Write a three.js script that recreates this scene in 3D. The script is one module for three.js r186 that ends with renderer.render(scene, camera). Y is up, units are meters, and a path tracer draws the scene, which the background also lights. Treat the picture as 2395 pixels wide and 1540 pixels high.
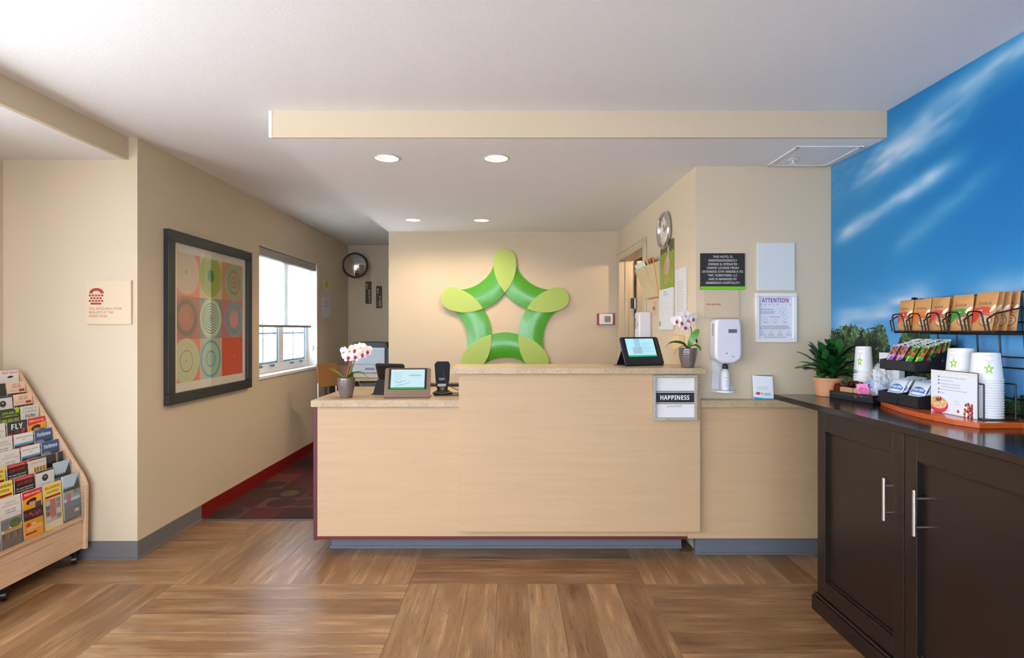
import * as THREE from 'three';
import { RoundedBoxGeometry } from 'three/addons/geometries/RoundedBoxGeometry.js';
import { mergeGeometries } from 'three/addons/utils/BufferGeometryUtils.js';
import { RectAreaLightUniformsLib } from 'three/addons/lights/RectAreaLightUniformsLib.js';

// ---------------------------------------------------------------- camera, sky, exposure
const F = 1283, EYE = 1.32;                       // focal length in pixels of the 2395 x 1540 frame, eye height
const scene = new THREE.Scene();
const camera = new THREE.PerspectiveCamera(2 * Math.atan(770 / F) * 180 / Math.PI, 2395 / 1540, 0.05, 200);
camera.position.set(0, EYE, 0);
camera.lookAt(0, EYE, -1);
scene.background = new THREE.Color(0.79, 0.93, 1.16);
scene.backgroundIntensity = 6.5;                  // bright even sky, seen and let in through the windows
const sun = new THREE.DirectionalLight(new THREE.Color(0.88, 0.97, 1.15), 76);     // stands over the mural side of the building: it lights the yard outside the windows, not the room
sun.position.set(1.6, 17, -11); sun.target.position.set(0, 0, 0); sun.castShadow = true; sun.shadow.mapSize.set(4096, 4096);
Object.assign(sun.shadow.camera, { left: -18, right: 18, top: 18, bottom: -18, near: 1, far: 60 }); scene.add(sun, sun.target);
const renderer = new THREE.WebGLRenderer({ antialias: true });
renderer.toneMapping = THREE.LinearToneMapping;
renderer.toneMappingExposure = 1.5;
renderer.shadowMap.enabled = true;
RectAreaLightUniformsLib.init();
const SPOT = 1.85, GLOBE = 0.9;                      // soffit downlights, lobby globe pendants (candela)

// ---------------------------------------------------------------- helpers
// metres; x to the side, y up, depth d in front of the camera is z = -d
let seed = 7;
const rnd = (a = 0, b = 1) => { seed = (seed * 1664525 + 1013904223) >>> 0; return a + (b - a) * (seed / 4294967296); };
const V = (x, y, z) => new THREE.Vector3(x, y, z);
const lerp = (a, b, t) => a + (b - a) * t, clamp = (x, a = 0, b = 1) => Math.min(b, Math.max(a, x));
const sstep = (a, b, x) => { const t = clamp((x - a) / (b - a)); return t * t * (3 - 2 * t); };
const pX = (px, d) => (px - 1197.5) * d / F, pY = (py, d) => EYE + (770 - py) * d / F;
const taken = new Map();
function numbered(n) { const k = taken.get(n) ?? 0; taken.set(n, k + 1); return k ? n + '_' + String(k).padStart(3, '0') : n; }
function tag(o, label, category, o2 = {}) { o.userData.label = label; o.userData.category = category; Object.assign(o.userData, o2); return o; }
function sh(o) { o.traverse((m) => { if (m.isMesh) { m.castShadow = true; m.receiveShadow = true; } }); return o; }
function thing(name, label, category, pos = [0, 0, 0], extra = {}) {
  const g = new THREE.Group(); g.name = numbered(name); g.position.set(...pos); scene.add(g); return tag(g, label, category, extra);
}
function part(parent, name, geo, mat) { const m = new THREE.Mesh(geo, mat); m.name = name; m.castShadow = m.receiveShadow = true; parent.add(m); return m; }
// a part whose geometry is written in world coordinates, under a group that is moved but not turned
function wpart(g, name, geo, mat) { geo.translate(-g.position.x, -g.position.y, -g.position.z); return part(g, name, geo, mat); }
function one(name, geo, mat, label, category, extra = {}) { const m = new THREE.Mesh(geo, mat); m.name = numbered(name); m.castShadow = m.receiveShadow = true; scene.add(m); return tag(m, label, category, extra); }
const ST = { kind: 'structure' };
function metreUV(g, s = 1) {                       // uv in metres, laid on by the way each face points
  if (g.index) g = g.toNonIndexed();
  const p = g.attributes.position, uv = new Float32Array(p.count * 2), a = V(), b = V(), c = V(), n = V();
  for (let i = 0; i < p.count; i += 3) {
    a.fromBufferAttribute(p, i); b.fromBufferAttribute(p, i + 1); c.fromBufferAttribute(p, i + 2);
    n.crossVectors(b.clone().sub(a), c.clone().sub(a));
    const ax = Math.abs(n.x), ay = Math.abs(n.y), az = Math.abs(n.z);
    [a, b, c].forEach((q, k) => { const [u, v] = ax >= ay && ax >= az ? [q.z, q.y] : ay >= az ? [q.x, q.z] : [q.x, q.y]; uv[(i + k) * 2] = u * s; uv[(i + k) * 2 + 1] = v * s; });
  }
  g.setAttribute('uv', new THREE.BufferAttribute(uv, 2));
  return g;
}
function bx(x0, x1, y0, y1, d0, d1, r = 0) {       // box in world coordinates
  const w = Math.abs(x1 - x0), h = Math.abs(y1 - y0), l = Math.abs(d1 - d0);
  const g = r ? new RoundedBoxGeometry(w, h, l, 2, Math.min(r, w / 2.01, h / 2.01, l / 2.01)) : new THREE.BoxGeometry(w, h, l);
  g.translate((x0 + x1) / 2, (y0 + y1) / 2, -(d0 + d1) / 2);
  return metreUV(g);
}
function lb(w, h, l, r = 0, x = 0, y = 0, z = 0) { // box round a local centre
  const g = r ? new RoundedBoxGeometry(w, h, l, 2, Math.min(r, w / 2.01, h / 2.01, l / 2.01)) : new THREE.BoxGeometry(w, h, l);
  g.translate(x, y, z); return metreUV(g);
}
function merge(list) { return mergeGeometries(list.map((g) => { let q = g.index ? g.toNonIndexed() : g; for (const k of Object.keys(q.attributes)) if (!['position', 'normal', 'uv'].includes(k)) q.deleteAttribute(k); return q; })); }
function poly(pts, y0, y1, holes = [], bevel = 0) { // flat slab from [x, d] outline
  const s = new THREE.Shape(pts.map(([x, d]) => new THREE.Vector2(x, d)));
  for (const [x, d, r] of holes) { const h = new THREE.Path(); h.absarc(x, d, r, 0, Math.PI * 2, true); s.holes.push(h); }
  const g = new THREE.ExtrudeGeometry(s, { depth: y1 - y0 - 2 * bevel, bevelEnabled: bevel > 0, bevelSize: bevel, bevelThickness: bevel, bevelOffset: -bevel, bevelSegments: 2, curveSegments: 40 });
  g.translate(0, 0, bevel); g.rotateX(-Math.PI / 2); g.translate(0, y0, 0);
  return metreUV(g);
}
function cyl(r0, r1, h, x = 0, y = 0, z = 0, n = 32) { const g = new THREE.CylinderGeometry(r1, r0, h, n); g.translate(x, y + h / 2, z); return g; }   // r0 below, r1 above, foot at y
function lathe(pts, n = 40) { return new THREE.LatheGeometry(pts.map(([x, y]) => new THREE.Vector2(x, y)), n); }
function rod(a, b, r, n = 8) { const A = V(...a), B = V(...b), g = new THREE.CylinderGeometry(r, r, A.distanceTo(B), n); g.applyQuaternion(new THREE.Quaternion().setFromUnitVectors(V(0, 1, 0), B.clone().sub(A).normalize())); const m = A.add(B).multiplyScalar(0.5); g.translate(m.x, m.y, m.z); return g; }
function wire(pts, r) { const l = []; pts.forEach((p, i) => { if (i) l.push(rod(pts[i - 1], p, r)); if (i && i < pts.length - 1) { const s = new THREE.SphereGeometry(r, 8, 6); s.translate(...p); l.push(s); } }); return merge(l); }
function tube(pts, r, seg = 40, n = 8) { return new THREE.TubeGeometry(new THREE.CatmullRomCurve3(pts.map((p) => V(...p))), seg, r, n); }
function quadXY(w, h, u = true) { return new THREE.PlaneGeometry(w, h); }
const M = (color, roughness = 0.6, more = {}) => new THREE.MeshStandardMaterial({ color, roughness, ...more });
const MP = (color, roughness, more = {}) => new THREE.MeshPhysicalMaterial({ color, roughness, ...more });
function canvas(w, h, draw) { const c = document.createElement('canvas'); c.width = w; c.height = h; const x = c.getContext('2d'); draw(x, w, h); const t = new THREE.CanvasTexture(c); t.colorSpace = THREE.SRGBColorSpace; return t; }
function print(w, h, draw, roughness = 0.55, more = {}) { return new THREE.MeshStandardMaterial({ map: canvas(w, h, draw), roughness, ...more }); }
function rep(t, sx, sy = sx) { t.wrapS = t.wrapT = THREE.RepeatWrapping; t.repeat.set(1 / sx, 1 / sy); return t; }
// repeating value noise on a w x h grid of cells
function noiseGrid(cw, ch, s) { const g = new Float32Array(cw * ch); let q = s * 7919 + 13; for (let i = 0; i < g.length; i++) { q = (q * 1664525 + 1013904223) >>> 0; g[i] = q / 4294967296; }
  return (x, y) => { const fx = ((x % 1) + 1) % 1 * cw, fy = ((y % 1) + 1) % 1 * ch, x0 = Math.floor(fx), y0 = Math.floor(fy), tx = fx - x0, ty = fy - y0, sx = tx * tx * (3 - 2 * tx), sy = ty * ty * (3 - 2 * ty), x1 = (x0 + 1) % cw, y1 = (y0 + 1) % ch, xa = x0 % cw, ya = y0 % ch;
    return lerp(lerp(g[ya * cw + xa], g[ya * cw + x1], sx), lerp(g[y1 * cw + xa], g[y1 * cw + x1], sx), sy); }; }
function dataTex(w, h, f, srgb = true) { const a = new Uint8Array(w * h * 4); for (let y = 0, o = 0; y < h; y++) for (let x = 0; x < w; x++, o += 4) { const c = f(x / w, y / h); a[o] = clamp(c[0], 0, 255); a[o + 1] = clamp(c[1], 0, 255); a[o + 2] = clamp(c[2], 0, 255); a[o + 3] = 255; }
  const t = new THREE.DataTexture(a, w, h); t.magFilter = THREE.LinearFilter; t.minFilter = THREE.LinearFilter; if (srgb) t.colorSpace = THREE.SRGBColorSpace; t.wrapS = t.wrapT = THREE.RepeatWrapping; t.needsUpdate = true; return t; }
// closed pillow-like packet, w across x, h up y from 0, thickness t along z; uv 0..1 on both faces
function packet(w, h, t, { nx = 8, ny = 10, edge = 0.12, wob = 0.12, s = 1, curl = 0 } = {}) {
  const n = noiseGrid(5, 5, s), pos = [], uv = [], idx = [];
  for (const side of [1, -1]) for (let j = 0; j <= ny; j++) for (let i = 0; i <= nx; i++) {
    const u = i / nx, v = j / ny, f = Math.sqrt(clamp(Math.sin(Math.PI * u))) * clamp((v) / edge) ** 0.6 * clamp((1 - v) / edge) ** 0.6;
    const dz = (n(u * 0.8, v * 0.8) - 0.5) * wob * t * 2 * clamp(f + 0.15);
    pos.push((u - 0.5) * w, v * h, side * (t / 2) * (f * 0.97 + 0.03) + dz + curl * (v - 0.5) ** 2 * h); uv.push(side > 0 ? u : 1 - u, v);
  }
  const row = nx + 1, half = row * (ny + 1);
  for (let j = 0; j < ny; j++) for (let i = 0; i < nx; i++) { const a = j * row + i, b = a + 1, c = a + row, d = c + 1; idx.push(a, b, d, a, d, c, half + a, half + d, half + b, half + a, half + c, half + d); }
  const rim = []; for (let i = 0; i < nx; i++) rim.push(i); for (let j = 0; j < ny; j++) rim.push(nx + j * row); for (let i = nx; i > 0; i--) rim.push(ny * row + i); for (let j = ny; j > 0; j--) rim.push(j * row);
  rim.forEach((a, k) => { const b = rim[(k + 1) % rim.length]; idx.push(a, half + a, half + b, a, half + b, b); });
  const g = new THREE.BufferGeometry(); g.setAttribute('position', new THREE.Float32BufferAttribute(pos, 3)); g.setAttribute('uv', new THREE.Float32BufferAttribute(uv, 2)); g.setIndex(idx); g.computeVertexNormals(); return g;
}
// blade: spine points, half width along it, side vector, and how far the edges lift
function blade(pts, width, side, { n = 14, lift = 0.2, tip = 0.02, root = 0.35, peak = 0.5, thick = 0.0009 } = {}) {
  const c = new THREE.CatmullRomCurve3(pts.map((p) => V(...p))), pos = [], idx = [], S = V(...side).normalize();
  for (const f of [0, 1]) for (let i = 0; i <= n; i++) { const t = i / n, p = c.getPoint(t), tan = c.getTangent(t), s = S.clone().addScaledVector(tan, -S.dot(tan)).normalize(), up = V().crossVectors(s, tan).normalize();
    const w = width * (t < peak ? lerp(root, 1, Math.sin(t / peak * Math.PI / 2)) : lerp(tip, 1, Math.sqrt(clamp(1 - ((t - peak) / (1 - peak)) ** 2))));
    for (const k of [-1, 0, 1]) { const q = p.clone().addScaledVector(s, k * w).addScaledVector(up, Math.abs(k) * lift * w - f * thick); pos.push(q.x, q.y, q.z); } }
  const h = (n + 1) * 3;
  for (let i = 0; i < n; i++) for (let k = 0; k < 2; k++) { const a = i * 3 + k, b = a + 1, e = a + 3, f = e + 1; idx.push(a, b, f, a, f, e, h + a, h + f, h + b, h + a, h + e, h + f); }
  for (let i = 0; i < n; i++) { let a = i * 3, e = a + 3; idx.push(a, e, h + e, a, h + e, h + a); a += 2; e += 2; idx.push(a, h + e, e, a, h + a, h + e); }
  const g = new THREE.BufferGeometry(); g.setAttribute('position', new THREE.Float32BufferAttribute(pos, 3)); g.setIndex(idx); g.computeVertexNormals(); g.setAttribute('uv', new THREE.Float32BufferAttribute(new Float32Array(pos.length / 3 * 2), 2)); return g;
}
// ---------------------------------------------------------------- materials
const n1 = noiseGrid(64, 64, 3), n2 = noiseGrid(16, 16, 5), n3 = noiseGrid(200, 200, 9);
const wallBump = rep(dataTex(256, 256, (u, v) => { const k = 128 + (n1(u, v) - 0.5) * 90 + (n3(u, v) - 0.5) * 120; return [k, k, k]; }, false), 0.6);
const paint = (c) => M(c, 0.75, { bumpMap: wallBump, bumpScale: 0.0006 });
const WALL = paint('#d3c1a3'), CEIL = M('#eeedec', 0.9, { bumpMap: wallBump, bumpScale: 0.0006 }), TRIMC = M('#cdbd9f', 0.45), WHITE = M('#e9e8e4', 0.4), GREYBASE = M('#6f6d6c', 0.42), REDBASE = M('#7a0f06', 0.45);
const woodN = [noiseGrid(6, 48, 21), noiseGrid(14, 220, 22), noiseGrid(40, 512, 23), noiseGrid(8, 16, 24), noiseGrid(90, 300, 25)];
const plankTex = dataTex(2048, 1024, (u, v) => {
  const strip = Math.floor(v * 8), tone = [0, 9, -9, 5, 13, -5, 3, -12][strip], wv = v + 0.006 * (woodN[3](u, v) - 0.5);
  const a = woodN[0](u + strip * 0.137, wv), b = woodN[1](u + strip * 0.31, wv), c = woodN[2](u, wv), e = woodN[4](u + strip * 0.21, v);
  const dark = sstep(0.66, 0.95, b) * 34 + sstep(0.8, 1, e) * sstep(0.45, 0.8, a) * 55, pale = sstep(0.62, 0.95, a * 0.5 + (1 - b) * 0.5) * 40, k = tone + (a - 0.5) * 30 + (c - 0.5) * 16 - dark * 0.55 + pale * 0.5;
  const grey = sstep(0.5, 0.9, woodN[3](u + strip * 0.4, v)) * 10;
  return [133 + k, 98 + k * 0.95 + grey * 0.4, 64 + k * 0.82 + grey * 0.8];
});
const PLANK = MP('#ffffff', 0.33, { map: plankTex, ior: 1.58 }), SUBFLOOR = M('#4a3520', 0.8);
const maple = dataTex(512, 512, (u, v) => { const k = (woodN[1](u * 0.5, v) - 0.5) * 3 + (woodN[0](u, v) - 0.5) * 4 + (woodN[2](u, v) - 0.5) * 2; return [197 + k, 163 + k, 123 + k]; });
const LAMINATE = M('#ffffff', 0.5, { map: rep(maple, 1.6, 0.9) });
const speck = [noiseGrid(210, 210, 31), noiseGrid(150, 150, 32), noiseGrid(12, 12, 33)];
const stoneTex = dataTex(512, 512, (u, v) => { const a = speck[0](u, v), b = speck[1](u, v), k = (speck[2](u, v) - 0.5) * 14; const dk = a > 0.83 ? -48 : 0, lt = b > 0.8 ? 22 : 0, md = a < 0.22 ? -16 : 0; return [184 + k + dk + lt + md, 161 + k + dk + lt + md, 126 + k + dk + lt + md]; });
const STONE = M('#ffffff', 0.3, { map: rep(stoneTex, 0.5) });
const MAROON = M('#5e2126', 0.5), BLACK = M('#141416', 0.4), DARKMETAL = M('#2b2a2a', 0.4, { metalness: 0.3 }), STEEL = M('#cfc9c2', 0.28, { metalness: 1 }), CHROME = M('#d8d8d8', 0.12, { metalness: 1 }), BLACKPLASTIC = M('#1b1c20', 0.45), WIRE = M('#0e0f11', 0.35);
const cabTex = dataTex(512, 512, (u, v) => { const k = (woodN[1](u * 0.5, v) - 0.5) * 6 + (woodN[2](u, v) - 0.5) * 4; return [29 + k, 20 + k, 15 + k]; });
const ESPRESSO = M('#ffffff', 0.33, { map: rep(cabTex, 0.8) }), ESPRESSOTOP = M('#ffffff', 0.16, { map: rep(cabTex, 0.8) });
const rackTex = dataTex(512, 256, (u, v) => { const k = (woodN[1](u * 0.5, v) - 0.5) * 24 + (woodN[0](u, v) - 0.5) * 14; return [214 + k, 178 + k, 143 + k]; });
const RACKWOOD = M('#ffffff', 0.5, { map: rep(rackTex, 0.9, 0.4) });
const CLEAR = MP('#ffffff', 0.03, { transmission: 1, thickness: 0, ior: 1.45 }), PANE = MP('#ffffff', 0, { transmission: 1, thickness: 0, ior: 1.5 });
const LEAFY = MP('#2f6b16', 0.4, { clearcoat: 0.3 });
// ---------------------------------------------------------------- the room
const CH = 2.42, SH = 2.285, LX = -2.15, BX = -2.92, RX = 1.89, DL = 3.148, DB = 5.43, DA = 7.2, DW = 3.25, REAR = -3.2;
// floor planks: 48 x 6 inch, laid in square blocks of eight, turned block by block
const FL = tag(new THREE.Group(), 'brown wood-look plank floor laid in square blocks', 'floor', ST); FL.name = 'floor'; scene.add(FL);
part(FL, 'subfloor', bx(BX - 0.1, RX + 0.1, -0.1, -0.005, REAR - 0.1, DA + 0.1), SUBFLOOR);
const PW = 0.1525, PL = 1.22;
function plankGeo(L, W, u0, u1, v0, v1) {
  const t = 0.0055, b = 0.0007, g = 0.00025, x0 = -L / 2 + g, x1 = L / 2 - g, z0 = -W / 2 + g, z1 = W / 2 - g;
  const P = [[x0 + b, 0, z0 + b], [x1 - b, 0, z0 + b], [x1 - b, 0, z1 - b], [x0 + b, 0, z1 - b], [x0, -b, z0], [x1, -b, z0], [x1, -b, z1], [x0, -b, z1], [x0, -t, z0], [x1, -t, z0], [x1, -t, z1], [x0, -t, z1]];
  const pos = [], uv = [], q = (a, b2, c, d) => { for (const k of [a, b2, c, a, c, d]) { pos.push(...P[k]); uv.push(lerp(u0, u1, (P[k][0] + L / 2) / L), lerp(v0, v1, (P[k][2] + W / 2) / W)); } };
  q(3, 2, 1, 0); for (let k = 0; k < 4; k++) { const n = (k + 1) % 4; q(k, n, n + 4, k + 4); q(k + 4, n + 4, n + 8, k + 8); }
  const o = new THREE.BufferGeometry(); o.setAttribute('position', new THREE.Float32BufferAttribute(pos, 3)); o.setAttribute('uv', new THREE.Float32BufferAttribute(uv, 2)); o.computeVertexNormals(); return o;
}
const fullPlank = [...Array(8)].map((_, k) => plankGeo(PL, PW, 0, 1, k / 8 + 0.004, (k + 1) / 8 - 0.004));
let last = -1;
for (let r = -6; r <= 0; r++) for (let c = -2; c <= 2; c++) {
  const bx0 = -0.532 + c * PL, d0 = 2.839 + r * PL, along = (r + c) % 2 === 0 ? false : true;    // along: grain runs away from the camera
  for (let k = 0; k < 8; k++) {
    let x0 = bx0, x1 = bx0 + PL, a = d0, b = d0 + PL;
    if (along) { x0 = bx0 + k * PW; x1 = x0 + PW; } else { a = d0 + k * PW; b = a + PW; }
    const X0 = Math.max(x0, BX), X1 = Math.min(x1, RX), A = Math.max(a, REAR), B = Math.min(b, 3.775);
    if (X1 - X0 < 0.01 || B - A < 0.01) continue;
    let v = Math.floor(rnd(0, 8)); if (v === last) v = (v + 3) % 8; last = v;
    const L = along ? B - A : X1 - X0, W = along ? X1 - X0 : B - A, full = L > PL - 0.001 && W > PW - 0.001;
    const m = part(FL, 'plank', full ? fullPlank[v] : plankGeo(L, W, 0, L / PL, v / 8 + 0.004, v / 8 + 0.004 + W / PW * 0.117), PLANK);
    m.position.set((X0 + X1) / 2, 0, -(A + B) / 2); m.rotation.y = (along ? Math.PI / 2 : 0) + (rnd() < 0.5 && full ? Math.PI : 0);
  }
}
// patterned carpet behind the desk
const carpetTex = canvas(1024, 1024, (g, w, h) => {
  g.fillStyle = '#7c4a2c'; g.fillRect(0, 0, w, h);
  const cols = ['#7a1414', '#8f2a14', '#a8471c', '#8a5f3a', '#6b3a22', '#6a1f1a', '#96693f', '#5c2b1c'];
  const N = 8, s = w / N;
  for (let j = 0; j < N; j++) for (let i = 0; i < N; i++) { g.fillStyle = cols[Math.floor(rnd(0, 8))]; g.fillRect(i * s, j * s, s, s); }
  for (let j = 0; j < N; j++) for (let i = 0; i < N; i++) if (rnd() < 0.75) { g.fillStyle = cols[Math.floor(rnd(0, 8))]; g.beginPath(); g.ellipse((i + 0.5) * s + rnd(-20, 20), (j + 0.5) * s, s * rnd(0.3, 0.55), s * rnd(0.3, 0.5), rnd(0, 3), 0, 7); g.fill(); }
  for (let k = 0; k < 26000; k++) { g.fillStyle = rnd() < 0.5 ? 'rgba(20,5,0,0.16)' : 'rgba(255,190,130,0.10)'; g.fillRect(rnd(0, w), rnd(0, h), 3, 2); }
});
one('carpet', bx(LX, 1.0, -0.006, 0.004, 3.79, DA), M('#8d8d8d', 0.95, { map: rep(carpetTex, 1.9) }), 'red and brown patterned carpet behind the front desk', 'carpet', ST);
one('trim_1', bx(LX, -1.0, -0.005, 0.006, 3.773, 3.792, 0.003), M('#4a4b4d', 0.4), 'dark grey transition strip between planks and carpet', 'trim', ST);

// ceiling, soffit with four openings for the downlights, lowered side bay
one('ceiling', bx(BX - 0.12, 2.7, CH, CH + 0.12, REAR - 0.12, DA + 0.12), CEIL, 'flat white painted ceiling', 'ceiling', ST);
const spots = [[-0.706, 3.09], [-0.09, 3.095], [-0.873, 4.84], [-0.27, 4.855]];
const sof = thing('soffit', 'dropped beige-edged ceiling soffit over the front desk', 'soffit', [0, 0, 0], ST);
part(sof, 'underside', poly([[-1.208, 2.782], [RX, 2.782], [RX, DB], [-1.208, DB]], SH, SH + 0.09, spots.map(([x, d]) => [x, d, 0.066])), CEIL);
part(sof, 'fascia', bx(-1.21, RX, SH + 0.0005, CH, 2.765, 2.7815), WALL);
part(sof, 'fascia', bx(-1.2265, -1.2085, SH + 0.0005, CH, 2.765, DB), CEIL);
one('ceiling_bay', bx(BX, -2.2275, 2.292, 2.36, REAR, DL), CEIL, 'lowered white ceiling of the brochure alcove', 'ceiling', ST);
one('beam', bx(-2.2275, -2.2, 2.2915, CH, REAR, DL), WALL, 'tan painted header beam edging the alcove ceiling', 'beam', ST);
const sphd = thing('ceiling_access_panel', 'white framed access panel set in the soffit', 'access panel', [1.675, SH, -3.06], ST);
for (const q of [[1.5, 1.52, 2.89, 3.235], [1.835, 1.855, 2.89, 3.235], [1.5, 1.855, 2.885, 2.905], [1.5, 1.855, 3.215, 3.235]]) wpart(sphd, 'frame', bx(q[0], q[1], SH - 0.007, SH, q[2], q[3], 0.002), WHITE);
wpart(sphd, 'panel', bx(1.532, 1.823, SH - 0.004, SH, 2.917, 3.203, 0.002), CEIL);
const spr = thing('sprinkler_head', 'small white fire sprinkler on the access panel', 'sprinkler', [1.59, SH - 0.004, -3.1]);
part(spr, 'escutcheon', lathe([[0, -0.008], [0.018, -0.008], [0.03, -0.003], [0.033, 0], [0, 0]], 28), WHITE);
part(spr, 'deflector', lathe([[0, -0.028], [0.016, -0.028], [0.018, -0.024], [0.007, -0.022], [0.008, -0.008], [0, -0.008]], 20), WHITE);

// walls
one('wall_left', merge([bx(LX - 0.2, LX, 0, CH, DL, 4.663), bx(LX - 0.2, LX, 0, CH, 6.056, DA + 0.12), bx(LX - 0.2, LX, 0, 0.885, 4.663, 6.056), bx(LX - 0.2, LX, 2.04, CH, 4.663, 6.056)]), WALL, 'tan side wall with the framed print and window', 'wall', ST);
one('wall_column', bx(BX - 0.12, LX - 0.2, 0, CH, DL, DL + 0.12), WALL, 'beige wall behind the brochure rack', 'wall', ST);
// end of the left wall is flush with the column so that they read as one corner
one('wall_back', bx(-1.221, 1.2, 0, CH, DB, DB + 0.12), WALL, 'beige wall behind the desk carrying the green emblem', 'wall', ST);
one('wall_alcove', bx(LX - 0.2, 0.2, 0, CH, DA, DA + 0.12), WALL, 'far wall behind the printer', 'wall', ST);
one('wall_passage', bx(0.1, 0.2, 0, CH, DB + 0.12, DA), WALL, 'hidden end wall of the passage behind the emblem wall', 'wall', ST);
one('wall_front_right', bx(1.09, RX, 0, SH, DW, DW + 0.12), WALL, 'beige wall carrying the notices and the sanitizer dispenser', 'wall', ST);
// side wall with the door opening, very slightly out of square with the room
const side = new THREE.Group(); side.name = 'wall_side'; tag(side, 'beige return wall with clock, calendar and doorway', 'wall', ST); side.position.set(1.09, 0, -DW); side.rotation.y = Math.atan2(0.034, 2.18); scene.add(side);
const sb = (x0, x1, y0, y1, a, b, r = 0) => bx(x0, x1, y0, y1, a - DW, b - DW, r);   // in the side wall's own axes
part(side, 'wall_face', merge([sb(0, 0.12, 0, SH, DW + 0.12, 4.43), sb(0, 0.12, 2.0, SH, 4.43, 5.36), sb(0, 0.12, 0, SH, 5.36, DB + 0.005)]), WALL);
function onSide(o, x, y, d) { o.position.set(1.09 - (d - DW) * 0.0156 + x, y, -d); o.rotation.y = side.rotation.y; return o; }
const dt = thing('trim_2', 'beige moulded casing round the open doorway', 'trim', [0, 0, 0], ST);
onSide(dt, 0, 0, DW);
part(dt, 'casing', sb(-0.016, -0.0005, 0, 2.04, 4.37, 4.43, 0.004), TRIMC); part(dt, 'casing', sb(-0.016, -0.0005, 0, 2.0, 5.36, 5.42, 0.004), TRIMC); part(dt, 'casing', sb(-0.016, -0.0005, 2.0, 2.06, 4.37, 5.42, 0.004), TRIMC);
part(dt, 'casing_bead', merge([sb(-0.022, -0.0165, 2.045, 2.06, 4.37, 5.42, 0.002), sb(-0.022, -0.0165, 0, 2.045, 5.408, 5.42, 0.002)]), TRIMC);
part(dt, 'jamb', sb(-0.015, 0.135, 0, 1.985, 5.345, 5.36, 0.002), TRIMC); part(dt, 'jamb', sb(-0.015, 0.135, 0, 1.985, 4.43, 4.445, 0.002), TRIMC); part(dt, 'jamb', sb(-0.015, 0.135, 1.985, 2.0, 4.43, 5.36, 0.002), TRIMC);
part(dt, 'door_stop', sb(0.045, 0.075, 0, 1.985, 5.333, 5.3445, 0.002), TRIMC);
const dr = thing('door_1', 'beige door standing open into the back room', 'door', [0, 0, 0], ST); onSide(dr, 0, 0, DW);
part(dr, 'leaf', sb(0.15, 1.0, 0.01, 1.98, 5.3, 5.344, 0.003), M('#b9ab92', 0.5));
for (const y of [1.57, 0.9, 0.25]) { const hinge = part(dr, 'hinge', merge([sb(0.098, 0.134, y - 0.05, y + 0.05, 5.342, 5.3445), sb(0.146, 0.1495, y - 0.05, y + 0.05, 5.302, 5.342)]), M('#77756f', 0.35, { metalness: 0.9 })); const k = cyl(0.007, 0.007, 0.1, 0.141, y - 0.05, -(5.338 - DW)); part(hinge, 'knuckle', k, STEEL); }
// back room
one('wall_back_room', merge([bx(2.7, 2.82, 0, CH, DW, 6.2), bx(1.2, 2.82, 0, CH, 6.1, 6.22), bx(RX + 0.12, 2.82, 0, CH, DW, DW + 0.12), bx(1.09, 1.2, 0, CH, DB + 0.12, 6.1)]), WALL, 'plain beige walls of the back room', 'wall', ST);
one('floor_back_room', bx(1.0, 2.82, -0.1, 0, DW, 6.2), M('#6b5844', 0.8), 'brown floor of the back room', 'floor', ST);
const pend = thing('pendant_lamp', 'small black pendant lamp glowing in the back room', 'lamp', [1.45, 2.02, -4.95]);
part(pend, 'cord', cyl(0.004, 0.004, CH - 2.08, 0, 0.06, 0), BLACK); part(pend, 'shade', lathe([[0.02, 0.07], [0.03, 0.065], [0.09, 0.02], [0.1, 0.0], [0.097, 0.0], [0.028, 0.06], [0.0, 0.062]], 32), BLACK);
part(pend, 'bulb', new THREE.SphereGeometry(0.035, 20, 14), M('#ffe2b0', 0.5, { emissive: '#ffc985', emissiveIntensity: 4 }));
const pl = new THREE.PointLight('#ffd9ae', 0.7); pl.castShadow = true; pl.position.set(1.45, 2.02, -4.95); scene.add(pl);

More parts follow.
